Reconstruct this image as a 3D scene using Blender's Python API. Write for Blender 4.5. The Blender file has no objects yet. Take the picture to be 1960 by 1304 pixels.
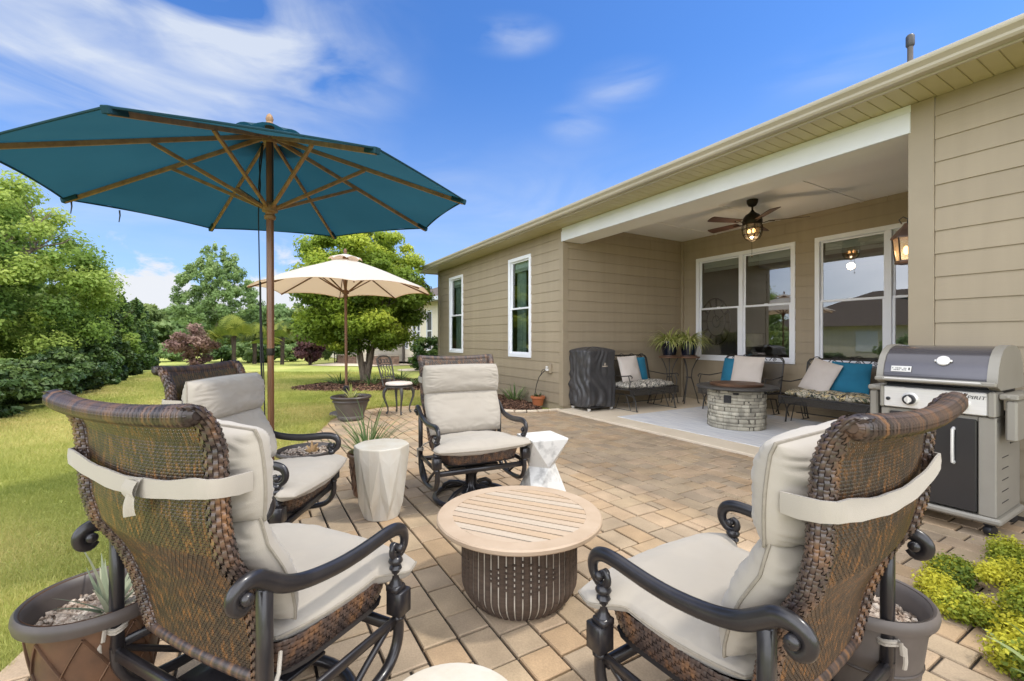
import bpy, math, random
import numpy as np
from mathutils import Vector, Matrix, noise
random.seed(7); rng = np.random.default_rng(7)
SC = bpy.context.scene
COL = SC.collection
R = math.radians
PI = math.pi

# ------------------------------------------------------------------ mesh building
class MB:
    """collects faces, then links them as one mesh object"""
    def __init__(s): s.v = []; s.f = []
    def add(s, vs, fs):
        b = len(s.v); s.v.extend([tuple(map(float, p)) for p in vs]); s.f.extend([tuple(i + b for i in f) for f in fs])
    def addm(s, vs, fs, M): s.add([M @ Vector(p) for p in vs], fs)
    def box(s, x0, x1, y0, y1, z0, z1, M=None, c=0.0):
        if c > 0:
            vs = []; fs = []
            for (zz, k) in ((z0, c), (z0 + c, 0), (z1 - c, 0), (z1, c)):
                a, b, d, e = x0 + k, x1 - k, y0 + k, y1 - k
                cc = c if k == 0 else 0
                if k == 0:
                    vs += [(a + c, d, zz), (b - c, d, zz), (b, d + c, zz), (b, e - c, zz), (b - c, e, zz), (a + c, e, zz), (a, e - c, zz), (a, d + c, zz)]
                else:
                    h = c * .4
                    vs += [(a + h, d, zz), (b - h, d, zz), (b, d + h, zz), (b, e - h, zz), (b - h, e, zz), (a + h, e, zz), (a, e - h, zz), (a, d + h, zz)]
            for r in range(3):
                for i in range(8):
                    j = (i + 1) % 8
                    fs.append((r * 8 + i, r * 8 + j, r * 8 + 8 + j, r * 8 + 8 + i))
            fs.append(tuple(range(7, -1, -1))); fs.append(tuple(range(24, 32)))
        else:
            vs = [(x0, y0, z0), (x1, y0, z0), (x1, y1, z0), (x0, y1, z0), (x0, y0, z1), (x1, y0, z1), (x1, y1, z1), (x0, y1, z1)]
            fs = [(3, 2, 1, 0), (4, 5, 6, 7), (0, 1, 5, 4), (1, 2, 6, 5), (2, 3, 7, 6), (3, 0, 4, 7)]
        if M is not None: s.addm(vs, fs, M)
        else: s.add(vs, fs)
    def bar(s, p, q, w, h, c=0.0, up=(0, 0, 1)):
        """rectangular bar from p to q, w across, h along up"""
        p = Vector(p); q = Vector(q); d = q - p; L = d.length; d.normalize()
        u = Vector(up); sd = d.cross(u)
        if sd.length < 1e-5: sd = d.cross(Vector((0, 1, 0)))
        sd.normalize(); u = sd.cross(d)
        M = Matrix((( sd.x, d.x, u.x, p.x), (sd.y, d.y, u.y, p.y), (sd.z, d.z, u.z, p.z), (0, 0, 0, 1)))
        s.box(-w / 2, w / 2, 0, L, -h / 2, h / 2, M, c)
    def tube(s, pts, r, n=10, caps=True, closed=False, flat=None):
        """swept tube; r number or list; flat=(kx,ky) squashes the section"""
        P = [Vector(p) for p in pts]; m = len(P)
        rr = [r] * m if isinstance(r, (int, float)) else list(r)
        T = []
        for i in range(m):
            if closed: t = P[(i + 1) % m] - P[i - 1]
            else: t = P[min(i + 1, m - 1)] - P[max(i - 1, 0)]
            if t.length < 1e-9: t = Vector((0, 0, 1))
            T.append(t.normalized())
        ref = Vector((0, 0, 1)) if abs(T[0].z) < .9 else Vector((1, 0, 0))
        U = (ref - T[0] * ref.dot(T[0])).normalized()
        vs = []; fs = []
        for i in range(m):
            U = U - T[i] * U.dot(T[i])
            U.normalize(); W = T[i].cross(U)
            kx, ky = flat if flat else (1, 1)
            for k in range(n):
                a = 2 * PI * k / n
                vs.append(P[i] + (U * math.cos(a) * kx + W * math.sin(a) * ky) * rr[i])
        last = m if closed else m - 1
        for i in range(last):
            for k in range(n):
                i2 = (i + 1) % m; k2 = (k + 1) % n
                fs.append((i * n + k, i * n + k2, i2 * n + k2, i2 * n + k))
        if caps and not closed:
            fs.append(tuple(range(n - 1, -1, -1))); fs.append(tuple((m - 1) * n + k for k in range(n)))
        s.add(vs, fs)
    def lathe(s, prof, n=24, c=(0, 0, 0), cap=True, sq=0, ph=0.0, topcap=True):
        """prof: list of (r,z)"""
        vs = []; fs = []
        for r, z in prof:
            for k in range(n):
                a = 2 * PI * k / n + ph
                q = 1.0
                vs.append((c[0] + r * q * math.cos(a), c[1] + r * q * math.sin(a), c[2] + z))
        for i in range(len(prof) - 1):
            for k in range(n):
                k2 = (k + 1) % n
                fs.append((i * n + k, i * n + k2, (i + 1) * n + k2, (i + 1) * n + k))
        if cap:
            fs.append(tuple(range(n - 1, -1, -1))); b = (len(prof) - 1) * n
            if topcap: fs.append(tuple(b + k for k in range(n)))
        s.add(vs, fs)
    def grid(s, fn, nu, nv, wrapu=False):
        vs = [fn(i / nu, j / nv) for j in range(nv + 1) for i in range(nu + (0 if wrapu else 1))]
        c = nu if wrapu else nu + 1; fs = []
        for j in range(nv):
            for i in range(nu):
                i2 = (i + 1) % c if wrapu else i + 1
                fs.append((j * c + i, j * c + i2, (j + 1) * c + i2, (j + 1) * c + i))
        s.add(vs, fs)
    def sphere(s, c, r, n=14, m=9):
        rx, ry, rz = (r, r, r) if isinstance(r, (int, float)) else r
        vs = [(c[0], c[1], c[2] - rz)]; fs = []
        for j in range(1, m):
            p = -PI / 2 + PI * j / m
            for k in range(n):
                a = 2 * PI * k / n
                vs.append((c[0] + rx * math.cos(p) * math.cos(a), c[1] + ry * math.cos(p) * math.sin(a), c[2] + rz * math.sin(p)))
        vs.append((c[0], c[1], c[2] + rz)); t = len(vs) - 1
        for k in range(n):
            k2 = (k + 1) % n
            fs.append((0, 1 + k2, 1 + k)); fs.append((t, t - n + k, t - n + k2))
            for j in range(m - 2): fs.append((1 + j * n + k, 1 + j * n + k2, 1 + (j + 1) * n + k2, 1 + (j + 1) * n + k))
        s.add(vs, fs)
    def build(s, name, m, parent=None, smooth=True, angle=35, label=None):
        me = bpy.data.meshes.new(name); me.from_pydata(s.v, [], s.f); me.validate()
        o = bpy.data.objects.new(name, me); COL.objects.link(o)
        me.materials.append(m)
        if smooth:
            me.polygons.foreach_set('use_smooth', [True] * len(me.polygons))
            try: me.set_sharp_from_angle(angle=R(angle))
            except Exception: pass
        if parent is not None: o.parent = parent
        if label: o['label'] = label
        return o

def mesh_np(name, V, F, m, parent=None, cols=None, smooth=False):
    """fast mesh from arrays; F (M,k) indices; cols (M,) per-face value stored as attribute 'shade'"""
    me = bpy.data.meshes.new(name); M, k = F.shape
    me.vertices.add(len(V)); me.vertices.foreach_set('co', V.astype(np.float32).ravel())
    me.loops.add(M * k); me.loops.foreach_set('vertex_index', F.astype(np.int32).ravel())
    me.polygons.add(M); me.polygons.foreach_set('loop_start', (np.arange(M) * k).astype(np.int32))
    me.polygons.foreach_set('loop_total', np.full(M, k, np.int32))
    if smooth: me.polygons.foreach_set('use_smooth', np.ones(M, bool))
    if cols is not None:
        at = me.attributes.new('shade', 'FLOAT', 'FACE'); at.data.foreach_set('value', cols.astype(np.float32))
    me.update(calc_edges=True)
    me.materials.append(m)
    o = bpy.data.objects.new(name, me); COL.objects.link(o)
    if parent is not None: o.parent = parent
    return o

def tag(o, label=None, cat=None, group=None, kind=None):
    if label: o['label'] = label
    if cat: o['category'] = cat
    if group: o['group'] = group
    if kind: o['kind'] = kind
    return o
def thing(name, label, cat, loc=(0, 0, 0), rotz=0.0, group=None):
    o = bpy.data.objects.new(name, None); COL.objects.link(o); o.empty_display_size = .2
    o.location = loc; o.rotation_euler = (0, 0, rotz)
    return tag(o, label, cat, group)
def dup(root, loc, rotz, label, group=None):
    """copy a thing with its parts and sub-parts"""
    r = root.copy(); COL.objects.link(r); r.location = loc; r.rotation_euler = (0, 0, rotz)
    r['label'] = label
    if group: r['group'] = group
    for ch in [x for x in bpy.data.objects if x.parent == root]:
        c = ch.copy(); COL.objects.link(c); c.parent = r
        for g in [x for x in bpy.data.objects if x.parent == ch]:
            d = g.copy(); COL.objects.link(d); d.parent = c
    return r

# ------------------------------------------------------------------ materials
def newmat(name):
    m = bpy.data.materials.new(name); m.use_nodes = True
    nt = m.node_tree; return m, nt, nt.nodes['Principled BSDF'], nt.nodes['Material Output']
def N(nt, t, **kw):
    n = nt.nodes.new(t)
    for k, v in kw.items(): setattr(n, k, v)
    return n
def rgba(c): return (c[0], c[1], c[2], 1)
def mat(name, c, rough=.6, c2=None, sc=6.0, detail=6, bump=0.0, bsc=None, metal=0.0, stretch=(1, 1, 1), lo=.35, hi=.65, c3=None, spec=None, sheen=0, trans=0, coat=0, bdist=.01, coords='Object', wave=None):
    m, nt, bs, out = newmat(name); L = nt.links.new
    bs.inputs['Roughness'].default_value = rough; bs.inputs['Metallic'].default_value = metal
    if spec is not None: bs.inputs['Specular IOR Level'].default_value = spec
    if sheen: bs.inputs['Sheen Weight'].default_value = sheen
    if coat: bs.inputs['Coat Weight'].default_value = coat; bs.inputs['Coat Roughness'].default_value = .15
    tc = N(nt, 'ShaderNodeTexCoord'); mp = N(nt, 'ShaderNodeMapping'); mp.inputs['Scale'].default_value = stretch
    L(tc.outputs[coords], mp.inputs['Vector'])
    if c2 is None: c2 = tuple(x * .8 for x in c)
    no = N(nt, 'ShaderNodeTexNoise'); no.inputs['Scale'].default_value = sc; no.inputs['Detail'].default_value = detail; no.inputs['Roughness'].default_value = .6
    L(mp.outputs['Vector'], no.inputs['Vector'])
    cr = N(nt, 'ShaderNodeValToRGB'); e = cr.color_ramp.elements
    e[0].position = lo; e[0].color = rgba(c2); e[1].position = hi; e[1].color = rgba(c)
    if c3 is not None:
        x = e.new((lo + hi) / 2); x.color = rgba(c3)
    L(no.outputs['Fac'], cr.inputs['Fac']); L(cr.outputs['Color'], bs.inputs['Base Color'])
    if bump:
        n2 = N(nt, 'ShaderNodeTexNoise'); n2.inputs['Scale'].default_value = bsc or sc * 6; n2.inputs['Detail'].default_value = 5
        L(mp.outputs['Vector'], n2.inputs['Vector'])
        b = N(nt, 'ShaderNodeBump'); b.inputs['Strength'].default_value = bump; b.inputs['Distance'].default_value = bdist
        L(n2.outputs['Fac'], b.inputs['Height']); L(b.outputs['Normal'], bs.inputs['Normal'])
    if trans:
        tr = N(nt, 'ShaderNodeBsdfTranslucent'); mx = N(nt, 'ShaderNodeMixShader'); mx.inputs[0].default_value = trans
        L(cr.outputs['Color'], tr.inputs['Color']); L(bs.outputs[0], mx.inputs[1]); L(tr.outputs[0], mx.inputs[2]); L(mx.outputs[0], out.inputs['Surface'])
    return m
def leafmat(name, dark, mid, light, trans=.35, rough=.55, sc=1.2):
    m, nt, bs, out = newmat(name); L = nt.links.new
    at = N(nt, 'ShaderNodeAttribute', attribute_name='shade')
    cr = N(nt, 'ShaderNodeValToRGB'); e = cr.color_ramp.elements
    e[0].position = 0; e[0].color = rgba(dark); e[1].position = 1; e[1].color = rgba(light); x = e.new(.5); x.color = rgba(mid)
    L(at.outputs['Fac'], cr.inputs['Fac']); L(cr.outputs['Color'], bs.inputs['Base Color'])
    bs.inputs['Roughness'].default_value = rough; bs.inputs['Specular IOR Level'].default_value = .3
    tr = N(nt, 'ShaderNodeBsdfTranslucent'); mx = N(nt, 'ShaderNodeMixShader'); mx.inputs[0].default_value = trans
    L(cr.outputs['Color'], tr.inputs['Color']); L(bs.outputs[0], mx.inputs[1]); L(tr.outputs[0], mx.inputs[2]); L(mx.outputs[0], out.inputs['Surface'])
    return m
def emit(name, c, s):
    m, nt, bs, out = newmat(name)
    bs.inputs['Emission Color'].default_value = rgba(c); bs.inputs['Emission Strength'].default_value = s; bs.inputs['Base Color'].default_value = rgba(c)
    return m
def glassmat(name, tint=(1, 1, 1), refl=.3, rough=0.0, body=None, bodyf=0.0):
    m, nt, bs, out = newmat(name); L = nt.links.new
    tp = N(nt, 'ShaderNodeBsdfTransparent'); tp.inputs['Color'].default_value = rgba(tint)
    gl = N(nt, 'ShaderNodeBsdfGlossy'); gl.inputs['Roughness'].default_value = rough
    lw = N(nt, 'ShaderNodeLayerWeight'); lw.inputs['Blend'].default_value = .25
    ma = N(nt, 'ShaderNodeMath', operation='MULTIPLY_ADD'); ma.inputs[1].default_value = .8; ma.inputs[2].default_value = refl; ma.use_clamp = True
    L(lw.outputs['Fresnel'], ma.inputs[0]); mx = N(nt, 'ShaderNodeMixShader')
    L(ma.outputs[0], mx.inputs[0]); L(tp.outputs[0], mx.inputs[1]); L(gl.outputs[0], mx.inputs[2])
    res = mx
    if body:
        bs.inputs['Base Color'].default_value = rgba(body); m2 = N(nt, 'ShaderNodeMixShader'); m2.inputs[0].default_value = bodyf
        L(mx.outputs[0], m2.inputs[1]); L(bs.outputs[0], m2.inputs[2]); res = m2
    L(res.outputs[0], out.inputs['Surface'])
    return m

M = {}
def sidingmat(name, c):
    m, nt, bs, out = newmat(name); L = nt.links.new
    tc = N(nt, 'ShaderNodeTexCoord'); mp = N(nt, 'ShaderNodeMapping'); mp.inputs['Scale'].default_value = (1.5, 1.5, 45)
    L(tc.outputs['Object'], mp.inputs['Vector'])
    g = N(nt, 'ShaderNodeTexNoise'); g.inputs['Scale'].default_value = 3; g.inputs['Detail'].default_value = 8; L(mp.outputs[0], g.inputs['Vector'])
    n2 = N(nt, 'ShaderNodeTexNoise'); n2.inputs['Scale'].default_value = .8; n2.inputs['Detail'].default_value = 6; L(tc.outputs['Object'], n2.inputs['Vector'])
    mx = N(nt, 'ShaderNodeMix', data_type='RGBA'); mx.inputs[6].default_value = rgba([x * .88 for x in c]); mx.inputs[7].default_value = rgba([min(1, x * 1.1) for x in c])
    L(n2.outputs['Fac'], mx.inputs[0])
    # one tone step per board, like separately painted planks
    sx = N(nt, 'ShaderNodeSeparateXYZ'); L(tc.outputs['Object'], sx.inputs[0])
    dv = N(nt, 'ShaderNodeMath', operation='DIVIDE'); dv.inputs[1].default_value = .178; zo = N(nt, 'ShaderNodeMath', operation='SUBTRACT'); zo.inputs[1].default_value = .096; L(sx.outputs['Z'], zo.inputs[0]); L(zo.outputs[0], dv.inputs[0])
    fl = N(nt, 'ShaderNodeMath', operation='FLOOR'); L(dv.outputs[0], fl.inputs[0])
    wn = N(nt, 'ShaderNodeTexWhiteNoise', noise_dimensions='1D'); L(fl.outputs[0], wn.inputs['W'])
    mr = N(nt, 'ShaderNodeMapRange'); mr.inputs['To Min'].default_value = .95; mr.inputs['To Max'].default_value = 1.04; L(wn.outputs['Value'], mr.inputs['Value'])
    # splash dirt close to the ground and faint vertical streaks
    dm = N(nt, 'ShaderNodeMapRange'); dm.inputs['From Min'].default_value = .05; dm.inputs['From Max'].default_value = .75; dm.inputs['To Min'].default_value = .82; dm.inputs['To Max'].default_value = 1.0; L(sx.outputs['Z'], dm.inputs[0])
    ms = N(nt, 'ShaderNodeMapping'); ms.inputs['Scale'].default_value = (7, 7, .5); L(tc.outputs['Object'], ms.inputs[0]); n3 = N(nt, 'ShaderNodeTexNoise'); n3.inputs['Scale'].default_value = 1.2; n3.inputs['Detail'].default_value = 6; L(ms.outputs[0], n3.inputs['Vector'])
    m3 = N(nt, 'ShaderNodeMapRange'); m3.inputs['From Min'].default_value = .3; m3.inputs['From Max'].default_value = .7; m3.inputs['To Min'].default_value = .94; m3.inputs['To Max'].default_value = 1.05; L(n3.outputs['Fac'], m3.inputs[0])
    q1 = N(nt, 'ShaderNodeMath', operation='MULTIPLY'); L(mr.outputs[0], q1.inputs[0]); L(dm.outputs[0], q1.inputs[1]); q2 = N(nt, 'ShaderNodeMath', operation='MULTIPLY'); L(q1.outputs[0], q2.inputs[0]); L(m3.outputs[0], q2.inputs[1])
    vm = N(nt, 'ShaderNodeVectorMath', operation='SCALE'); L(mx.outputs[2], vm.inputs[0]); L(q2.outputs[0], vm.inputs['Scale'])
    L(vm.outputs[0], bs.inputs['Base Color']); bs.inputs['Roughness'].default_value = .62
    b = N(nt, 'ShaderNodeBump'); b.inputs['Strength'].default_value = .22; b.inputs['Distance'].default_value = .004
    L(g.outputs['Fac'], b.inputs['Height']); L(b.outputs[0], bs.inputs['Normal'])
    return m
M['siding'] = sidingmat('siding', (.335, .274, .190))
M['trim_tan'] = mat('trim_tan', (.335, .274, .190), .55, (.305, .25, .172), sc=2, bump=.05)
M['siding_cream'] = sidingmat('siding_cream', (.74, .67, .55))
M['siding_grey'] = sidingmat('siding_grey', (.54, .49, .41))
M['white'] = mat('white_trim', (.78, .80, .84), .4, (.73, .75, .79), sc=3)
M['vinyl'] = mat('window_vinyl', (.86, .88, .93), .35, (.82, .84, .89), sc=2)
M['gutter'] = mat('gutter', (.50, .45, .36), .32, (.42, .38, .30), sc=1.2, stretch=(1, 1, 4), coat=.2)
M['soffit'] = mat('soffit', (.52, .465, .27), .5, (.47, .42, .245), sc=1.5)
M['ceiling'] = mat('ceiling', (.84, .82, .78), .7, (.80, .78, .74), sc=1.2)
M['shingle'] = mat('shingle', (.16, .12, .09), .9, (.07, .055, .045), sc=14, bump=.5, bsc=60)
M['glass'] = glassmat('window_glass', (.80, .83, .82), .25)
M['glass_wing'] = glassmat('window_glass_wing', (.75, .85, .80), .22)
M['glass_clear'] = glassmat('lamp_glass', (1, .9, .75), .04)
M['blind'] = mat('blind', (.62, .66, .62), .8, (.5, .55, .52), sc=3, stretch=(.2, .2, 20))
M['drape'] = mat('drape', (.55, .66, .60), .9, (.35, .44, .40), sc=8, stretch=(6, 6, .2), trans=.3)
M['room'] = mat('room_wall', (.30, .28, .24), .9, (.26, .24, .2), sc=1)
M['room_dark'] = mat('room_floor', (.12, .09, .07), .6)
M['concrete'] = mat('concrete', (.78, .67, .52), .85, (.70, .59, .44), sc=3.0, bump=.15, bsc=80)
M['metal_dark'] = mat('cast_metal', (.016, .015, .018), .34, (.028, .025, .027), sc=14, metal=.2, coat=.35, bump=.12, bsc=90, bdist=.003)
M['iron'] = mat('wrought_iron', (.022, .020, .019), .5, (.05, .045, .04), sc=20)
M['iron_grey'] = mat('grey_iron', (.075, .070, .064), .55, (.045, .042, .04), sc=20)
M['fabric'] = mat('cushion_fabric', (.395, .355, .30), .92, (.36, .322, .272), sc=2.2, bump=.25, bsc=500, bdist=.002, sheen=.2)
M['piping'] = mat('cushion_piping', (.30, .265, .215), .9, (.25, .22, .175), sc=60)
M['teal'] = mat('teal_canvas', (.015, .080, .118), .85, (.011, .066, .10), sc=1.2, detail=8, bump=.15, bsc=500, bdist=.001, trans=.42)
M['teal_pillow'] = mat('teal_pillow', (.02, .19, .32), .9, (.016, .15, .26), sc=4, bump=.3, bsc=300, bdist=.002)
M['white_pillow'] = mat('cream_pillow', (.66, .60, .55), .9, (.60, .54, .49), sc=3, bump=.3, bsc=300, bdist=.002)
M['beige_old'] = mat('beige_canvas', (.80, .70, .56), .9, (.74, .64, .50), sc=1.5, bump=.1, bsc=300, trans=.40)
M['pole'] = mat('pole_wood', (.23, .095, .035), .38, (.11, .045, .018), sc=5, stretch=(6, 6, .6), coat=.3)
M['rib'] = mat('rib_wood', (.34, .19, .085), .5, (.21, .11, .048), sc=6, stretch=(3, 3, 3))
M['pole_old'] = mat('old_pole', (.19, .09, .05), .6, (.12, .06, .03), sc=6)
M['cord'] = mat('black_cord', (.01, .01, .012), .7)
M['teak_plain'] = mat('teak', (.58, .40, .25), .55, (.44, .29, .17), sc=5, stretch=(1, 14, 1), detail=8, c3=(.54, .37, .235), bump=.2, bsc=20, bdist=.002, lo=.25, hi=.75)
M['teak2'] = mat('teak_ring', (.50, .385, .28), .55, (.41, .30, .205), sc=7, detail=8, bump=.15, bsc=40, bdist=.002, lo=.25, hi=.75)
M['rope'] = mat('dark_rope', (.115, .080, .058), .85, (.07, .048, .035), sc=30, bump=.8, bsc=130, stretch=(.3, .3, 3), bdist=.004)
M['rope_light'] = mat('light_core', (.80, .74, .64), .8, (.5, .44, .36), sc=20)
M['stone_cream'] = mat('cast_stone', (.56, .53, .465), .7, (.50, .44, .345), sc=3.5, stretch=(2, 2, .7), detail=9, bump=.3, bsc=40, lo=.3, hi=.62, bdist=.004)
M['marble'] = mat('marble', (.68, .68, .66), .55, (.24, .24, .24), sc=7, detail=12, lo=.30, hi=.50, bump=.3, bsc=40, bdist=.004)
M['pot_brown'] = mat('pot_brown', (.17, .085, .045), .42, (.075, .042, .027), sc=5, bump=.1)
M['pot_rim'] = mat('pot_rim', (.080, .064, .056), .45, (.055, .044, .04), sc=6)
M['pot_taupe'] = mat('pot_taupe', (.12, .10, .088), .55, (.085, .072, .064), sc=6)
M['terracotta'] = mat('terracotta', (.46, .15, .055), .75, (.38, .12, .045), sc=8)
M['glazed'] = mat('glazed_pot', (.006, .007, .012), .12, (.010, .012, .024), sc=4, coat=.6)
M['soil'] = mat('soil', (.05, .032, .022), .95, (.025, .017, .012), sc=40, bump=.8, bsc=80)
M['gravel'] = mat('gravel', (.50, .42, .34), .8, (.18, .12, .09), sc=60, bump=.6, bsc=60)
M['pebble'] = mat('pebble', (.62, .54, .45), .7, (.25, .17, .12), sc=22, detail=2)
M['steel'] = mat('stainless', (.80, .78, .75), .36, (.72, .70, .67), sc=3, metal=.3, stretch=(1, 1, 30))
M['grey_plastic'] = mat('grey_body', (.30, .28, .24), .42, (.27, .25, .215), sc=3, metal=.15)
M['grill_lid'] = mat('lid_enamel', (.088, .083, .098), .24, (.074, .07, .082), sc=3, metal=.3, coat=.7)
M['grill_door'] = mat('door_enamel', (.024, .023, .024), .38, (.02, .019, .02), sc=3, coat=.3)
M['black_plastic'] = mat('black_plastic', (.015, .015, .018), .45)
M['cover'] = mat('cover_fabric', (.060, .058, .060), .40, (.040, .039, .041), sc=4, bump=.3, bsc=18, bdist=.01)
M['brass'] = mat('dark_bronze', (.035, .028, .02), .45, (.02, .016, .012), sc=12, metal=.6)
M['blade'] = mat('blade_wood', (.10, .045, .025), .45, (.055, .025, .015), sc=6, stretch=(1, 8, 1))
M['bulb'] = emit('warm_bulb', (1, .58, .26), 6)
M['amber'] = glassmat('amber_glass', (1, .88, .68), .10, .15, body=(.80, .68, .50), bodyf=.22)
M['bark'] = mat('bark', (.24, .19, .145), .9, (.11, .085, .065), sc=9, stretch=(3, 3, .6), bump=.7, bsc=30)
M['bark_dark'] = mat('dark_bark', (.07, .05, .035), .9, (.035, .025, .02), sc=9, bump=.6, bsc=30)
M['mulch'] = mat('mulch', (.10, .052, .033), .95, (.04, .022, .015), sc=30, bump=1, bsc=50, bdist=.03)
M['cacti'] = mat('pale_stalk', (.50, .33, .16), .8, (.36, .22, .10), sc=15)
M['stonewall'] = mat('stacked_wall', (.30, .20, .15), .9, (.16, .105, .08), sc=6, bump=.4)
M['capstone'] = mat('cap_stone', (.42, .36, .30), .85, (.34, .29, .24), sc=6)
M['lampshade'] = mat('lampshade', (.75, .66, .48), .8, trans=.3)
M['room_lampbase'] = mat('lamp_base', (.3, .28, .25), .4)
M['sill_brick'] = mat('foundation', (.36, .30, .20), .85, (.28, .23, .16), sc=8, bump=.2)
M['plug'] = mat('white_plug', (.72, .70, .66), .4)
# foliage
M['l_big'] = leafmat('leaf_birch', (.10, .18, .042), (.25, .37, .072), (.54, .62, .15), .5)
M['l_maple'] = leafmat('leaf_maple', (.095, .16, .024), (.27, .37, .042), (.66, .68, .09), .48)
M['l_holly'] = leafmat('leaf_holly', (.028, .06, .018), (.062, .12, .03), (.20, .28, .06), .2, .4)
M['l_dark'] = leafmat('leaf_dark', (.022, .045, .015), (.050, .092, .025), (.14, .20, .05), .15, .45)
M['l_mid'] = leafmat('leaf_mid', (.13, .20, .08), (.24, .35, .13), (.44, .54, .22), .5)
M['l_far'] = leafmat('leaf_far', (.11, .165, .055), (.21, .28, .085), (.38, .43, .14), .45)
M['l_purple'] = leafmat('leaf_purple', (.035, .016, .022), (.085, .035, .042), (.19, .09, .08), .3)
M['l_purple2'] = leafmat('leaf_rust', (.12, .065, .055), (.26, .155, .13), (.38, .28, .20), .3)
M['l_palm'] = leafmat('leaf_palm', (.07, .11, .02), (.17, .22, .035), (.36, .38, .07), .3)
M['l_grass'] = leafmat('grass_blade', (.27, .32, .07), (.45, .46, .125), (.68, .58, .24), .40, .6)
M['l_sedum'] = leafmat('leaf_sedum', (.09, .15, .025), (.30, .36, .04), (.66, .62, .06), .35)
M['l_strap'] = leafmat('leaf_strap', (.06, .12, .03), (.14, .22, .07), (.30, .36, .15), .3)
M['l_spider'] = leafmat('leaf_spider', (.20, .27, .05), (.46, .50, .14), (.80, .78, .38), .35)
M['l_agave'] = leafmat('leaf_agave', (.13, .16, .10), (.25, .28, .18), (.42, .42, .28), .2)

M['mortar'] = mat('mortar', (.15, .135, .105), .9, (.11, .10, .08), sc=20)

def underglowmat(name, top, under, tr):
    """canvas with sunlight glowing through it painted as a warmer underside"""
    m, nt, bs, out = newmat(name); L = nt.links.new
    g = N(nt, 'ShaderNodeNewGeometry'); mx = N(nt, 'ShaderNodeMix', data_type='RGBA'); mx.inputs[6].default_value = rgba(top); mx.inputs[7].default_value = rgba(under)
    sx = N(nt, 'ShaderNodeSeparateXYZ'); L(g.outputs['Normal'], sx.inputs[0]); lt_ = N(nt, 'ShaderNodeMath', operation='LESS_THAN'); lt_.inputs[1].default_value = 0; L(sx.outputs['Z'], lt_.inputs[0])
    L(lt_.outputs[0], mx.inputs[0]); L(mx.outputs[2], bs.inputs['Base Color']); bs.inputs['Roughness'].default_value = .9
    t = N(nt, 'ShaderNodeBsdfTranslucent'); t.inputs['Color'].default_value = (.82, .62, .44, 1); ms = N(nt, 'ShaderNodeMixShader'); ms.inputs[0].default_value = tr
    L(bs.outputs[0], ms.inputs[1]); L(t.outputs[0], ms.inputs[2]); L(ms.outputs[0], out.inputs['Surface']); return m
M['beige'] = underglowmat('beige_canvas', (.60, .57, .52), (.76, .56, .38), .32)  # orange underside: glow of sun through the cloth put into its colour
# ------------------------------------------------------------------ special materials
def weavemat(name, sc, st, c0, c1, c2, c3):
    m, nt, bs, out = newmat(name); L = nt.links.new
    tc = N(nt, 'ShaderNodeTexCoord')
    a = N(nt, 'ShaderNodeTexNoise'); a.inputs['Scale'].default_value = sc; a.inputs['Detail'].default_value = 2
    mp = N(nt, 'ShaderNodeMapping'); mp.inputs['Scale'].default_value = st; L(tc.outputs['Object'], mp.inputs[0]); L(mp.outputs[0], a.inputs['Vector'])
    cr = N(nt, 'ShaderNodeValToRGB'); e = cr.color_ramp.elements
    e[0].position = .36; e[0].color = rgba(c0); e[1].position = .74; e[1].color = rgba(c3)
    x = e.new(.50); x.color = rgba(c1); y = e.new(.60); y.color = rgba(c2)
    L(a.outputs['Fac'], cr.inputs[0]); L(cr.outputs[0], bs.inputs['Base Color'])
    bs.inputs['Roughness'].default_value = .36; bs.inputs['Coat Weight'].default_value = .3
    return m
M['wicker'] = weavemat('wicker', 55, (1.7, 1, .5), (.028, .019, .014), (.055, .034, .020), (.115, .056, .022), (.23, .10, .030))
M['wicker_edge'] = weavemat('wicker_edge', 26, (1.0, 1, .6), (.045, .032, .030), (.085, .056, .045), (.13, .072, .045), (.22, .11, .05))
M['wicker_core'] = mat('wicker_core', (.020, .014, .011), .8)
def rollmat():
    m, nt, bs, out = newmat('wrapped_rattan'); L = nt.links.new
    tc = N(nt, 'ShaderNodeTexCoord'); mp = N(nt, 'ShaderNodeMapping'); mp.inputs['Scale'].default_value = (55, 5, 5)
    L(tc.outputs['Object'], mp.inputs[0])
    a = N(nt, 'ShaderNodeTexNoise'); a.inputs['Scale'].default_value = 1.0; a.inputs['Detail'].default_value = 2; L(mp.outputs[0], a.inputs['Vector'])
    cr = N(nt, 'ShaderNodeValToRGB'); e = cr.color_ramp.elements
    e[0].position = .36; e[0].color = (.030, .021, .019, 1); e[1].position = .74; e[1].color = (.20, .095, .035, 1); x = e.new(.52); x.color = (.075, .048, .038, 1)
    L(a.outputs['Fac'], cr.inputs[0]); L(cr.outputs[0], bs.inputs['Base Color']); bs.inputs['Roughness'].default_value = .36
    return m
    wv = N(nt, 'ShaderNodeTexWave'); wv.inputs['Scale'].default_value = 26; wv.inputs['Distortion'].default_value = .4; L(tc.outputs['Object'], wv.inputs['Vector'])
    b = N(nt, 'ShaderNodeBump'); b.inputs['Strength'].default_value = .55; b.inputs['Distance'].default_value = .004; L(wv.outputs['Fac'], b.inputs['Height']); L(b.outputs[0], bs.inputs['Normal'])
    return m
M['roll'] = rollmat()
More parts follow.
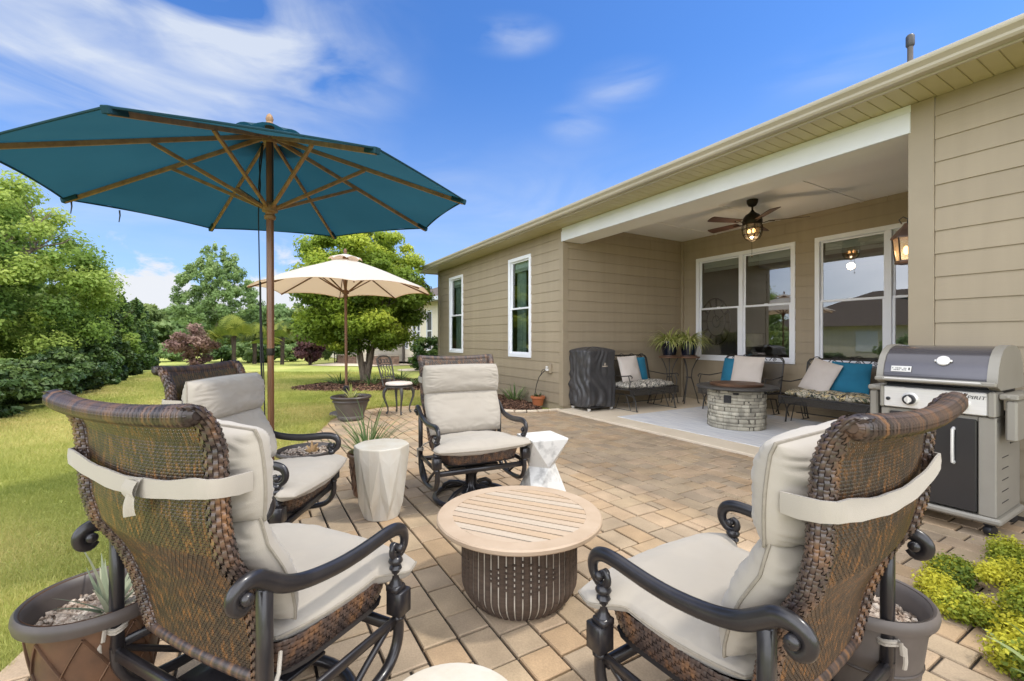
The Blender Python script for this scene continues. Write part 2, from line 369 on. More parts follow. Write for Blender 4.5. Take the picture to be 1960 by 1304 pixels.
def pavermat():
    m, nt, bs, out = newmat('concrete_paver'); L = nt.links.new
    at = N(nt, 'ShaderNodeAttribute', attribute_name='shade')
    cr = N(nt, 'ShaderNodeValToRGB'); e = cr.color_ramp.elements
    cols = [(0, (.36, .275, .19)), (.18, (.41, .312, .21)), (.42, (.45, .338, .218)), (.60, (.44, .305, .182)), (.8, (.46, .335, .222)), (1, (.38, .295, .205))]
    e[0].position = 0; e[0].color = rgba(cols[0][1]); e[1].position = 1; e[1].color = rgba(cols[-1][1])
    for p, c in cols[1:-1]: x = e.new(p); x.color = rgba(c)
    L(at.outputs['Fac'], cr.inputs[0])
    tc = N(nt, 'ShaderNodeTexCoord'); n1 = N(nt, 'ShaderNodeTexNoise'); n1.inputs['Scale'].default_value = 5; n1.inputs['Detail'].default_value = 9; L(tc.outputs['Object'], n1.inputs['Vector'])
    n2 = N(nt, 'ShaderNodeTexNoise'); n2.inputs['Scale'].default_value = 140; n2.inputs['Detail'].default_value = 4; L(tc.outputs['Object'], n2.inputs['Vector'])
    mr = N(nt, 'ShaderNodeMapRange'); mr.inputs['From Min'].default_value = .3; mr.inputs['From Max'].default_value = .7; mr.inputs['To Min'].default_value = .78; mr.inputs['To Max'].default_value = 1.12; L(n1.outputs['Fac'], mr.inputs[0])
    mr2 = N(nt, 'ShaderNodeMapRange'); mr2.inputs['From Min'].default_value = .3; mr2.inputs['From Max'].default_value = .7; mr2.inputs['To Min'].default_value = .88; mr2.inputs['To Max'].default_value = 1.1; L(n2.outputs['Fac'], mr2.inputs[0])
    n4 = N(nt, 'ShaderNodeTexNoise'); n4.inputs['Scale'].default_value = .9; n4.inputs['Detail'].default_value = 7; L(tc.outputs['Object'], n4.inputs['Vector']); m4 = N(nt, 'ShaderNodeMapRange'); m4.inputs['From Min'].default_value = .3; m4.inputs['From Max'].default_value = .6; m4.inputs['To Min'].default_value = .86; m4.inputs['To Max'].default_value = 1.04; L(n4.outputs['Fac'], m4.inputs[0])
    mq = N(nt, 'ShaderNodeMath', operation='MULTIPLY'); L(mr.outputs[0], mq.inputs[0]); L(m4.outputs[0], mq.inputs[1])
    mu = N(nt, 'ShaderNodeMath', operation='MULTIPLY'); L(mq.outputs[0], mu.inputs[0]); L(mr2.outputs[0], mu.inputs[1])
    vm = N(nt, 'ShaderNodeVectorMath', operation='SCALE'); L(cr.outputs[0], vm.inputs[0]); L(mu.outputs[0], vm.inputs['Scale']); L(vm.outputs[0], bs.inputs['Base Color'])
    bs.inputs['Roughness'].default_value = .78
    b = N(nt, 'ShaderNodeBump'); b.inputs['Strength'].default_value = .35; b.inputs['Distance'].default_value = .004; L(n2.outputs['Fac'], b.inputs['Height']); L(b.outputs[0], bs.inputs['Normal'])
    return m
M['paver'] = pavermat()
M['joint'] = mat('joint_sand', (.045, .034, .026), .95, (.022, .017, .013), sc=25, bump=.6, bsc=200)
def lawnmat():
    m, nt, bs, out = newmat('lawn'); L = nt.links.new
    tc = N(nt, 'ShaderNodeTexCoord')
    a = N(nt, 'ShaderNodeTexNoise'); a.inputs['Scale'].default_value = .55; a.inputs['Detail'].default_value = 8; L(tc.outputs['Object'], a.inputs['Vector'])
    c = N(nt, 'ShaderNodeTexNoise'); c.inputs['Scale'].default_value = 45; c.inputs['Detail'].default_value = 6; L(tc.outputs['Object'], c.inputs['Vector'])
    cr = N(nt, 'ShaderNodeValToRGB'); e = cr.color_ramp.elements
    e[0].position = .32; e[0].color = (.30, .34, .085, 1); e[1].position = .70; e[1].color = (.52, .50, .17, 1); x = e.new(.5); x.color = (.40, .43, .115, 1)
    L(a.outputs['Fac'], cr.inputs[0])
    mr = N(nt, 'ShaderNodeMapRange'); mr.inputs['From Min'].default_value = .3; mr.inputs['From Max'].default_value = .7; mr.inputs['To Min'].default_value = .7; mr.inputs['To Max'].default_value = 1.2; L(c.outputs['Fac'], mr.inputs[0])
    vm = N(nt, 'ShaderNodeVectorMath', operation='SCALE'); L(cr.outputs[0], vm.inputs[0]); L(mr.outputs[0], vm.inputs['Scale']); L(vm.outputs[0], bs.inputs['Base Color'])
    bs.inputs['Roughness'].default_value = .85; bs.inputs['Specular IOR Level'].default_value = .15
    b = N(nt, 'ShaderNodeBump'); b.inputs['Strength'].default_value = .5; b.inputs['Distance'].default_value = .02; L(c.outputs['Fac'], b.inputs['Height']); L(b.outputs[0], bs.inputs['Normal'])
    return m
M['lawn'] = lawnmat()
def rugmat():
    m, nt, bs, out = newmat('outdoor_rug'); L = nt.links.new
    tc = N(nt, 'ShaderNodeTexCoord'); mp = N(nt, 'ShaderNodeMapping'); mp.inputs['Scale'].default_value = (2, 26, 1); L(tc.outputs['Object'], mp.inputs[0])
    a = N(nt, 'ShaderNodeTexNoise'); a.inputs['Scale'].default_value = 1.6; a.inputs['Detail'].default_value = 6; L(mp.outputs[0], a.inputs['Vector'])
    cr = N(nt, 'ShaderNodeValToRGB'); e = cr.color_ramp.elements
    e[0].position = .35; e[0].color = (.56, .57, .61, 1); e[1].position = .65; e[1].color = (.80, .79, .77, 1)
    L(a.outputs['Fac'], cr.inputs[0]); L(cr.outputs[0], bs.inputs['Base Color']); bs.inputs['Roughness'].default_value = .95
    b = N(nt, 'ShaderNodeBump'); b.inputs['Strength'].default_value = .4; b.inputs['Distance'].default_value = .004; L(a.outputs['Fac'], b.inputs['Height']); L(b.outputs[0], bs.inputs['Normal'])
    return m
M['rug'] = rugmat()
def patmat(name, cols, scale, pos, rand=1.0):
    m, nt, bs, out = newmat(name); L = nt.links.new
    tc = N(nt, 'ShaderNodeTexCoord'); n0 = N(nt, 'ShaderNodeTexNoise'); n0.inputs['Scale'].default_value = scale * .6; n0.inputs['Detail'].default_value = 3; n0.inputs['Distortion'].default_value = 2.2; L(tc.outputs['Object'], n0.inputs['Vector'])
    cr = N(nt, 'ShaderNodeValToRGB'); cr.color_ramp.interpolation = 'CONSTANT'; e = cr.color_ramp.elements
    e[0].position = 0; e[0].color = rgba(cols[0]); e[1].position = pos[0]; e[1].color = rgba(cols[1])
    for p, c in zip(pos[1:], cols[2:]): x = e.new(p); x.color = rgba(c)
    L(n0.outputs['Fac'], cr.inputs[0]); L(cr.outputs[0], bs.inputs['Base Color']); bs.inputs['Roughness'].default_value = .9
    return m
M['zebra'] = patmat('zebra_print', [(.62, .58, .50), (.03, .03, .03), (.62, .58, .50), (.03, .03, .03), (.62, .58, .50), (.05, .05, .05)], 9, [.40, .45, .50, .55, .60])
M['floral'] = patmat('floral_print', [(.03, .03, .035), (.10, .12, .06), (.60, .54, .42), (.025, .025, .03), (.62, .50, .26), (.60, .57, .50)], 12, [.36, .42, .49, .55, .62])
def stonemat():
    m, nt, bs, out = newmat('stacked_stone'); L = nt.links.new
    at = N(nt, 'ShaderNodeAttribute', attribute_name='shade')
    cr = N(nt, 'ShaderNodeValToRGB'); e = cr.color_ramp.elements
    e[0].position = 0; e[0].color = (.36, .335, .27, 1); e[1].position = 1; e[1].color = (.60, .56, .45, 1); x = e.new(.5); x.color = (.48, .44, .345, 1); L(at.outputs['Fac'], cr.inputs[0])
    tc = N(nt, 'ShaderNodeTexCoord'); n1 = N(nt, 'ShaderNodeTexNoise'); n1.inputs['Scale'].default_value = 9; n1.inputs['Detail'].default_value = 9; L(tc.outputs['Object'], n1.inputs['Vector'])
    mr = N(nt, 'ShaderNodeMapRange'); mr.inputs['From Min'].default_value = .3; mr.inputs['From Max'].default_value = .7; mr.inputs['To Min'].default_value = .6; mr.inputs['To Max'].default_value = 1.25; L(n1.outputs['Fac'], mr.inputs[0])
    vm = N(nt, 'ShaderNodeVectorMath', operation='SCALE'); L(cr.outputs[0], vm.inputs[0]); L(mr.outputs[0], vm.inputs['Scale']); L(vm.outputs[0], bs.inputs['Base Color']); bs.inputs['Roughness'].default_value = .85
    b = N(nt, 'ShaderNodeBump'); b.inputs['Strength'].default_value = .6; b.inputs['Distance'].default_value = .01; L(n1.outputs['Fac'], b.inputs['Height']); L(b.outputs[0], bs.inputs['Normal'])
    return m
M['stone'] = stonemat()
def meshmat():
    m, nt, bs, out = newmat('iron_mesh'); L = nt.links.new
    bs.inputs['Base Color'].default_value = (.05, .047, .044, 1); bs.inputs['Roughness'].default_value = .5
    tp = N(nt, 'ShaderNodeBsdfTransparent'); mx = N(nt, 'ShaderNodeMixShader'); mx.inputs[0].default_value = .55
    L(tp.outputs[0], mx.inputs[1]); L(bs.outputs[0], mx.inputs[2]); L(mx.outputs[0], out.inputs['Surface'])
    return m
M['mesh'] = meshmat()

# ------------------------------------------------------------------ foliage helpers
def leaf_cloud(name, m, clumps, n, size, parent=None, aspect=1.6, up=.35, shell=.55, sizevar=.5, droop=0.0):
    """n small leaves spread over ellipsoid clumps (cx,cy,cz,rx,ry,rz,shade)"""
    C = np.array(clumps, float); vol = (C[:, 3] * C[:, 4] * C[:, 5]) ** (2 / 3); p = vol / vol.sum()
    idx = rng.choice(len(C), n, p=p); c = C[idx]
    d = rng.normal(size=(n, 3)); d /= np.linalg.norm(d, axis=1)[:, None]
    r = 1 - shell * rng.random(n) ** 1.6
    r *= 1 + .16 * rng.normal(size=n)
    P = c[:, :3] + d * c[:, 3:6] * r[:, None]
    nn = d * .7 + rng.normal(size=(n, 3)) * .55 + np.array([0, 0, up]); nn /= np.linalg.norm(nn, axis=1)[:, None]
    t = np.cross(nn, rng.normal(size=(n, 3))); t[:, 2] -= droop; t /= np.linalg.norm(t, axis=1)[:, None]
    b = np.cross(nn, t); s = size * (1 + sizevar * (rng.random(n) - .5) * 2)
    L_ = t * (s * aspect * .5)[:, None]; W = b * (s * .5)[:, None]
    bend = nn * (s * .12)[:, None]
    V = np.empty((n, 4, 3)); V[:, 0] = P - L_; V[:, 1] = P + W - L_ * .1 + bend; V[:, 2] = P + L_; V[:, 3] = P - W - L_ * .1 + bend
    F = np.arange(n * 4).reshape(n, 4)
    sh = c[:, 6] + .22 * (rng.random(n) - .5) + .22 * d[:, 2] * (r - .3)  # upward leaves lighter: light from above put into the leaf tone
    return mesh_np(name, V.reshape(-1, 3), F, m, parent, np.clip(sh, 0, 1))

def crown_clumps(cx, cy, cz, rx, ry, rz, n, k=(.22, .38), flat=1.0, seed=1, sh=(.25, .8), taper=0.0, bottom=None):
    rg = random.Random(seed); out = []
    while len(out) < n:
        x, y, z = (rg.uniform(-1, 1) for _ in range(3)); q = math.sqrt(x * x + y * y + z * z)
        if q > 1 or q < .35: continue
        tz = (z + 1) / 2; f = 1 - taper * tz
        s = rg.uniform(*k)
        if bottom is not None and cz + z * rz < bottom: continue
        out.append((cx + x * rx * f, cy + y * ry * f, cz + z * rz, rx * s * f * 1.05 + .02, ry * s * f * 1.05 + .02, rz * s * flat, rg.uniform(*sh) * .75 + .25 * tz))  # higher clumps get a lighter tone, painting in the top light
    return out

def branches(mb, p, d, L, r, depth, rg, spread=.55, kids=3):
    pts = [Vector(p)]; dd = Vector(d).normalized(); rr = [r]
    for i in range(4):
        dd = (dd + Vector((rg.uniform(-1, 1), rg.uniform(-1, 1), rg.uniform(-.3, .6))) * .14).normalized()
        pts.append(pts[-1] + dd * L / 4); rr.append(r * (1 - .1 * (i + 1)))
    mb.tube(pts, rr, 7 if depth > 1 else 5, caps=False)
    if depth <= 0: return
    for i in range(kids):
        nd = (dd + Vector((rg.uniform(-1, 1), rg.uniform(-1, 1), rg.uniform(-.25, .6))) * spread * 1.3).normalized()
        st = pts[rg.choice([2, 3, 4, 4])]
        branches(mb, st, nd, L * rg.uniform(.6, .85), r * .55, depth - 1, rg, spread, kids)

def tree(name, label, x, y, h0, trunk_r, crown, leaf, nleaf, lsize, lm, bark, cat='tree', group=None, seed=1, stems=1, nclump=40, k=(.22, .38), flat=1.0, shell=.55, taper=0, depth=3, aspect=1.6, sh=(.2, .8), bottom=None, up=.35, droop=0.0, blen=.62):
    """crown = (dx,dy,cz,rx,ry,rz) round the trunk"""
    t = thing(name, label, cat, (x, y, 0), 0, group); rg = random.Random(seed)
    mb = MB()
    for s in range(stems):
        a = 2 * PI * s / stems + .4; o = .05 * (stems > 1)
        d = Vector((math.cos(a) * .16 * (stems > 1) + rg.uniform(-.05, .05), math.sin(a) * .16 * (stems > 1), 1))
        top = crown[2] - crown[5] * .45
        if h0 > 0:
            p0 = Vector((math.cos(a) * o, math.sin(a) * o, 0)); p1 = p0 + d * h0
            mb.tube([p0 + Vector((0, 0, -.05)), p0 + d * h0 * .1, p0 + d * h0 * .5, p1], [trunk_r * 1.5, trunk_r * 1.12, trunk_r, trunk_r * .85], 10, caps=False)
            branches(mb, p1, d, crown[5] * blen, trunk_r * .75, depth, rg)
    if stems > 3: mb.lathe([(.17, -.05), (.135, .05), (.115, .25), (.11, .42), (.06, .6)], 14, cap=False)
    mb.build('trunk', bark, t)
    cl = crown_clumps(crown[0], crown[1], crown[2], crown[3], crown[4], crown[5], nclump, k, flat, seed, sh, taper, bottom)
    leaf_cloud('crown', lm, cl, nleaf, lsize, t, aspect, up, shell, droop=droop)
    return t

def strap_leaves(name, m, n, L, w, spread, parent=None, c=(0, 0, 0), droop=.8, seed=1, r0=.02, segs=7, stiff=0.0):
    """arching strap leaves from one crown"""
    rg = random.Random(seed); V = []; F = []; S = []
    for i in range(n):
        a = rg.uniform(0, 2 * PI); l = L * rg.uniform(.55, 1.1); ww = w * rg.uniform(.7, 1.2); e0 = rg.uniform(.5, 1.0) if stiff == 0 else rg.uniform(.25, 1.0)
        el = e0 * PI / 2 * (1 - spread * rg.random() * .6); da = rg.uniform(-.3, .3)
        p = Vector((c[0] + math.cos(a) * r0 * rg.random(), c[1] + math.sin(a) * r0 * rg.random(), c[2])); sh = rg.random()
        b = len(V)
        for k in range(segs + 1):
            t = k / segs; d = Vector((math.cos(a) * math.cos(el), math.sin(a) * math.cos(el), math.sin(el)))
            if k: p = p + d * (l / segs)
            sd = Vector((-math.sin(a), math.cos(a), 0)); wd = ww * (1 - t ** 2.2) * .5 * (1 if k else .7) + .0005
            up = sd.cross(d) * -wd * .25
            V += [p + sd * wd + up * -1, p, p - sd * wd + up * -1]
            el -= droop * (t + .25) * 1.5 / segs * rg.uniform(.7, 1.3); a += da / segs
            if k:
                q = b + k * 3
                F += [(q - 3, q - 2, q + 1, q), (q - 2, q - 1, q + 2, q + 1)]; S += [sh, sh]
    return mesh_np(name, np.array([tuple(v) for v in V]), np.array(F), m, parent, np.array(S), smooth=True)

def chips(name, m, pts, size, parent=None, h=(.3, .9)):
    """small irregular pebbles or bark pieces; pts (n,3)"""
    n = len(pts); base = np.array([(-1, -1, 0), (1, -1, 0), (1, 1, 0), (-1, 1, 0), (-.6, -.6, 1), (.6, -.6, 1), (.6, .6, 1), (-.6, .6, 1)], float)
    V = base[None] * (size * (.5 + rng.random((n, 1, 3)))) * np.array([1, 1, .8])
    V = V + rng.normal(size=V.shape) * size * .12
    q = rng.normal(size=(n, 4)); q[:, 0] += 1.2; q /= np.linalg.norm(q, axis=1)[:, None]
    w, x, y, z = q.T
    Rm = np.stack([np.stack([1 - 2 * (y * y + z * z), 2 * (x * y - z * w), 2 * (x * z + y * w)], -1), np.stack([2 * (x * y + z * w), 1 - 2 * (x * x + z * z), 2 * (y * z - x * w)], -1), np.stack([2 * (x * z - y * w), 2 * (y * z + x * w), 1 - 2 * (x * x + y * y)], -1)], 1)
    V = np.einsum('nij,nkj->nki', Rm, V) + pts[:, None, :]
    f = np.array([(4, 5, 6, 7), (0, 1, 5, 4), (1, 2, 6, 5), (2, 3, 7, 6), (3, 0, 4, 7)])
    F = (f[None] + (np.arange(n) * 8)[:, None, None]).reshape(-1, 4)
    return mesh_np(name, V.reshape(-1, 3), F, m, parent, np.repeat(rng.random(n), 5), smooth=True)

def disc_pts(n, r, z, c=(0, 0)):
    a = rng.random(n) * 2 * PI; q = np.sqrt(rng.random(n)) * r
    return np.stack([c[0] + q * np.cos(a), c[1] + q * np.sin(a), np.full(n, z) + rng.random(n) * .006], 1)
# ------------------------------------------------------------------ frame of the house: s runs along the facade (towards the viewer's right), w into the house
DX, DY = .50702, -.86193
HR = math.atan2(DY, DX)
def HW(s, w, z=0.0): return (s * DX - w * DY, s * DY + w * DX, z)

# ground
def sheet(name, poly, z, m, kind='structure'):
    me = bpy.data.meshes.new(name); me.from_pydata([(p[0], p[1], z) for p in poly], [], [tuple(range(len(poly)))])
    o = bpy.data.objects.new(name, me); COL.objects.link(o); me.materials.append(m)
    return tag(o, kind=kind)
def lawn():
    mb = MB()
    xs = [-400, -150, -80, -50] + [-40 + 2 * i for i in range(31)] + [30, 60, 150, 400]
    ys = [-400, -100, -40] + [-20 + 2 * i for i in range(41)] + [80, 150, 400]
    V = []
    for y in ys:
        for x in xs:
            h = -.03
            d = max(0, -x - 9) * .0 + 0.0
            V.append((x, y, h))
    n = len(xs); F = [(j * n + i, j * n + i + 1, (j + 1) * n + i + 1, (j + 1) * n + i) for j in range(len(ys) - 1) for i in range(n - 1)]
    mb.add(V, F); o = mb.build('lawn', M['lawn']); tag(o, kind='structure')
lawn()

# outline of the paver patio (world), counter clockwise seen from above
EDGE = [(-1.60, -1.5), (-1.70, .6), (-1.80, 1.4), (-1.93, 1.78), (-2.02, 2.4), (-2.14, 3.2), (-2.30, 4.2), (-2.45, 5.2), (-2.60, 6.0), (-2.74, 6.6), (-2.74, 7.0), (-2.62, 7.5), (-2.3, 7.9), (-1.76, 8.1), (-1.1, 8.0), (-.4, 7.62), (.02, 7.40), (.4, 7.42), (.80, 7.58)]
HOUSE_EDGE = [HW(-6.10, 4.46), HW(-1.45, 4.46), HW(-1.45, 4.60), HW(3.2, 4.60)]
POLY = [(p[0], p[1]) for p in HOUSE_EDGE[::-1]]
PATIO = [(2.8, -1.5)] and (EDGE + [(p[0], p[1]) for p in HOUSE_EDGE] + [(2.0, -1.5)])
sheet('patio_base', PATIO, -.014, M['joint'])
def inside(x, y, P):
    c = False; j = len(P) - 1
    for i in range(len(P)):
        if (P[i][1] > y) != (P[j][1] > y) and x < (P[j][0] - P[i][0]) * (y - P[i][1]) / (P[j][1] - P[i][1]) + P[i][0]: c = not c
        j = i
    return c
def clip_half(P, a, b, off=0.0):
    """keep the part of P to the right of a->b"""
    dx, dy = b[0] - a[0], b[1] - a[1]; L = math.hypot(dx, dy); nx, ny = dy / L, -dx / L
    f = [(p[0] - a[0]) * nx + (p[1] - a[1]) * ny - off for p in P]; out = []
    for i in range(len(P)):
        j = (i + 1) % len(P)
        if f[i] >= 0: out.append(P[i])
        if (f[i] >= 0) != (f[j] >= 0):
            t = f[i] / (f[i] - f[j]); out.append((P[i][0] + (P[j][0] - P[i][0]) * t, P[i][1] + (P[j][1] - P[i][1]) * t))
    return out
def patio():
    rg = random.Random(3); U = .0745; NA, NW = 148, 90
    s0, w0 = -9.2, 4.455
    occ = [[0] * NW for _ in range(NA)]; V = []; F = []; S = []
    segs = list(zip(EDGE[:-1], EDGE[1:]))
    for i in range(NA):
        for j in range(NW):
            if occ[i][j]: continue
            run = 0
            while j + run < NW and not occ[i][j + run] and run < 5: run += 1
            opts = [(3, 2), (3, 2), (3, 2), (2, 3), (2, 2), (2, 2), (2, 3), (3, 2), (2, 1)]; rg.shuffle(opts); opts = [q for q in opts if run - q[1] != 1 and run >= q[1]] + [(3, 2), (2, 2), (2, 1), (1, 2), (1, 1)]
            for (a, b) in opts:
                if i + a <= NA and j + b <= NW and all(not occ[i + p][j + q] for p in range(a) for q in range(b)):
                    # avoid leaving one-cell slots
                    break
            for p in range(a):
                for q in range(b): occ[i + p][j + q] = 1
            g = .0056; sA, sB = s0 + i * U + g, s0 + (i + a) * U - g; wA, wB = w0 - (j + b) * U + g, w0 - j * U - g
            P = [HW(sA, wA)[:2], HW(sB, wA)[:2], HW(sB, wB)[:2], HW(sA, wB)[:2]]
            cx = sum(p[0] for p in P) / 4; cy = sum(p[1] for p in P) / 4
            if cy < -.9 or cx < -3.2 or cx > 4.5: continue
            dist = []
            for (A, B) in segs:
                t = max(0, min(1, ((cx - A[0]) * (B[0] - A[0]) + (cy - A[1]) * (B[1] - A[1])) / ((B[0] - A[0]) ** 2 + (B[1] - A[1]) ** 2)))
                dist.append((math.hypot(cx - A[0] - t * (B[0] - A[0]), cy - A[1] - t * (B[1] - A[1])), A, B))
            dist.sort(key=lambda q: q[0]); ins = inside(cx, cy, PATIO)
            if not ins and dist[0][0] > .16: continue
            if dist[0][0] < .18:
                for q in dist[:2]:
                    if q[0] < .18: P = clip_half(P, q[1], q[2], .004)
                    if len(P) < 3: break
            if len(P) < 3: continue
            ar = abs(sum(P[k][0] * P[(k + 1) % len(P)][1] - P[(k + 1) % len(P)][0] * P[k][1] for k in range(len(P)))) / 2
            if ar < .0006: continue
            cx = sum(p[0] for p in P) / len(P); cy = sum(p[1] for p in P) / len(P); n = len(P); b = len(V)
            dz = rg.uniform(-.002, .002); tx, ty = rg.uniform(-.009, .009), rg.uniform(-.009, .009)
            rd = math.sqrt(ar)
            for (k, z) in ((0, -.03), (0, -.005), (.0045, 0)):
                for p in P:
                    dx, dy = cx - p[0], cy - p[1]; L = max(math.hypot(dx, dy), 1e-6)
                    V.append((p[0] + dx / L * k * 1.3, p[1] + dy / L * k * 1.3, z + dz + (tx * (p[0] - cx) + ty * (p[1] - cy) if z > -.02 else 0)))
            sh = rg.random()
            for r in range(2):
                for k in range(n):
                    k2 = (k + 1) % n; F.append((b + r * n + k, b + r * n + k2, b + (r + 1) * n + k2, b + (r + 1) * n + k)); S.append(sh)
            F.append(tuple(b + 2 * n + k for k in range(n))); S.append(sh)
    me = bpy.data.meshes.new('patio_pavers'); me.from_pydata(V, [], F); me.validate()
    at = me.attributes.new('shade', 'FLOAT', 'FACE'); at.data.foreach_set('value', S[:len(me.polygons)])
    me.materials.append(M['paver']); o = bpy.data.objects.new('patio_pavers', me); COL.objects.link(o); tag(o, kind='structure')
patio()
# concrete slab of the covered porch
mb = MB(); mb.box(-6.08, -1.45, 4.465, 7.64, -.10, .022, c=.006)
o = mb.build('porch_slab', M['concrete']); o.rotation_euler[2] = HR; tag(o, kind='structure')

# ------------------------------------------------------------------ the house
house = thing('house', 'tan lap-sided house with covered porch, long gutter and white framed windows', 'house', (0, 0, 0), HR)
Z0 = .096; ROW = .178
def siding(mb, o, d, n, L, z0, z1, holes=(), u0=0.0):
    """lapped boards on the wall o + d*u, facing n"""
    def off(z):
        t = ((z - Z0) / ROW) % 1.0
        return .013 - .011 * t
    k = math.floor((z0 - Z0) / ROW + 1e-6)
    zb = Z0 + k * ROW
    while zb < z1 - 1e-4:
        a, b = max(zb, z0), min(zb + ROW, z1)
        cuts = sorted({a, b} | {h[2] for h in holes if a < h[2] < b} | {h[3] for h in holes if a < h[3] < b})
        for za, zc in zip(cuts[:-1], cuts[1:]):
            zm = (za + zc) / 2; k = round((zb - Z0) / ROW); hs = sorted([(h[0], h[1]) for h in holes if h[2] < zm < h[3]]); u = u0; seg = []
            for h in hs:
                if h[0] > u: seg.append((u, h[0]))
                u = max(u, h[1])
            if u < L: seg.append((u, L))
            jt = [q for q in [u0 + ((k * 1.37 + 41.3) % 3.6) + 3.6 * m for m in range(8)] if q < L]; sg2 = []
            for (p_, q_) in seg:
                for j_ in jt:
                    if p_ + .15 < j_ < q_ - .15: sg2.append((p_, j_ - .0012)); p_ = j_ + .0012
                sg2.append((p_, q_))
            seg = sg2
            oa = off(za + 1e-5); ob = .013 - .011 * ((zc - zb) / ROW)
            for (p, q) in seg:
                def P(u_, e, z): return (o[0] + d[0] * u_ + n[0] * e, o[1] + d[1] * u_ + n[1] * e, z)
                vs = [P(p, oa, za), P(q, oa, za), P(q, ob, zc), P(p, ob, zc), P(p, -.02, za), P(q, -.02, za)]
                mb.add(vs, [(0, 1, 2, 3), (4, 5, 1, 0)])
        zb += ROW
sA = -11.89; SC_ = -6.08; SR = -1.45; WF = 4.59; WB = 7.63; SE = 4.2
WIN_WING = [(-7.92, -7.07), (-11.08, -10.20)]; WIN_BACK = [(-5.74, -3.88), (-3.59, -1.73)]
mb = MB(); siding(mb, (0, WF), (1, 0), (0, -1), SC_ - .09, Z0, 3.098, [(a, b, .85, 2.83) for a, b in sorted(WIN_WING)], u0=sA + .09)
mb.build('wall', M['siding'], house, smooth=False, label='siding wall of the far wing')
mb = MB(); siding(mb, (SC_, 0), (0, 1), (1, 0), WB, Z0, 3.198, [(WF, 5.0, 2.868, 3.3)], u0=WF + .09)
mb.build('wall', M['siding'], house, smooth=False, label='porch side wall')
mb = MB(); siding(mb, (0, WB), (1, 0), (0, -1), SR, Z0, 3.198, [(a, b, .80, 2.79) for a, b in WIN_BACK], u0=SC_ + .016)
mb.build('wall', M['siding'], house, smooth=False, label='porch rear wall')
mb = MB(); siding(mb, (0, WF), (1, 0), (0, -1), SE, Z0, 3.098, u0=SR + .143)
mb.build('wall', M['siding'], house, smooth=False, label='siding wall beside the grill')
mb = MB(); siding(mb, (SR, 0), (0, 1), (-1, 0), WB, Z0, 3.198, [(WF, 5.0, 2.868, 3.3)], u0=WF + .09)
mb.build('wall', M['siding'], house, smooth=False)
mb = MB(); siding(mb, (sA, 0), (0, 1), (-1, 0), 12.0, Z0, 3.098, u0=WF + .09)
mb.build('wall', M['siding'], house, smooth=False)
# corner boards, one part each
for q in ((SC_ - .088, SC_ + .018, WF - .022, WF + .088, .06, 2.866), (SR - .018, SR + .140, WF - .022, WF + .088, .0, 3.098), (sA - .02, sA + .088, WF - .022, WF + .088, .06, 3.098), (SC_ + .002, SC_ + .05, WB - .05, WB - .002, .03, 3.19)):
    mb = MB(); mb.box(*q, c=.003)
    if q[0] == SC_ - .088: mb.box(SC_ - .088, SC_ - .014, WF - .020, WF + .088, 2.862, 3.098)
    mb.build('corner_board', M['trim_tan'], house, smooth=False)
mb = MB(); mb.box(sA + .01, SC_ - .01, WF + .01, WF + .2, -.1, Z0 + .01); mb.box(SR + .01, SE, WF + .01, WF + .2, -.1, Z0 + .01)
mb.box(SC_ - .2, SC_ - .012, WF + .012, WB + .2, -.1, Z0 + .01); mb.box(SC_, SR, WB + .014, WB + .2, -.1, Z0 + .01); mb.box(SR + .012, SR + .2, WF + .3, WB, -.1, Z0 + .01)
mb.build('foundation', M['sill_brick'], house, smooth=False)
mb = MB(); mb.box(SC_ - .012, SR + .0, WF - .038, WF - .004, 2.868, 3.035, c=.003); mb.box(SC_ - .008, SR + .0, WF - .026, WF - .004, 3.037, 3.097, c=.003)
mb.box(-4.02, -4.013, WF - .0275, WF - .02, 3.037, 3.097)
mb.build('beam_fascia', M['white'], house, smooth=False)
mb = MB(); mb.box(SC_ + .0, SR - .002, WF - .002, 5.0, 2.872, 3.19, c=.004)
mb.build('beam', M['ceiling'], house, smooth=False)
mb = MB(); mb.box(SC_ - .02, SR + .02, 4.9, WB + .05, 3.2, 3.24)
for s in (-5.31, -4.14, -2.97, -1.8): mb.box(s - .02, s + .02, 5.0, WB, 3.191, 3.201)
mb.build('porch_ceiling', M['ceiling'], house, smooth=False)
# soffit made of narrow grooved strips
mb = MB(); s = sA - .43
while s < SE:
    mb.box(s + .003, s + .100, 4.175, WF + .02, 3.100, 3.112, c=.003); s += .103
mb.box(sA - .43, SE, 4.175, WF + .02, 3.108, 3.13)
mb.build('soffit', M['soffit'], house, smooth=False)
mb = MB(); mb.box(sA - .45, SE, 4.150, 4.174, 3.085, 3.235, c=.003); mb.box(sA - .47, sA - .445, 4.15, 11, 3.085, 3.235)
mb.build('fascia', M['gutter'], house, smooth=False)
# K-style gutter: profile swept along the eave
mb = MB(); pr = [(4.148, 3.10), (4.085, 3.10), (4.070, 3.115), (4.066, 3.132), (4.052, 3.146), (4.036, 3.158), (4.030, 3.172), (4.030, 3.188), (4.036, 3.192), (4.044, 3.192), (4.044, 3.184), (4.05, 3.165), (4.09, 3.12), (4.148, 3.12)]
n = len(pr); s0, s1 = sA - .47, SE
mb.add([(s0, p[0], p[1]) for p in pr] + [(s1, p[0], p[1]) for p in pr], [(i, i + 1, n + i + 1, n + i) for i in range(n - 1)] + [tuple(range(n))])
mb.build('gutter', M['gutter'], house, angle=25)
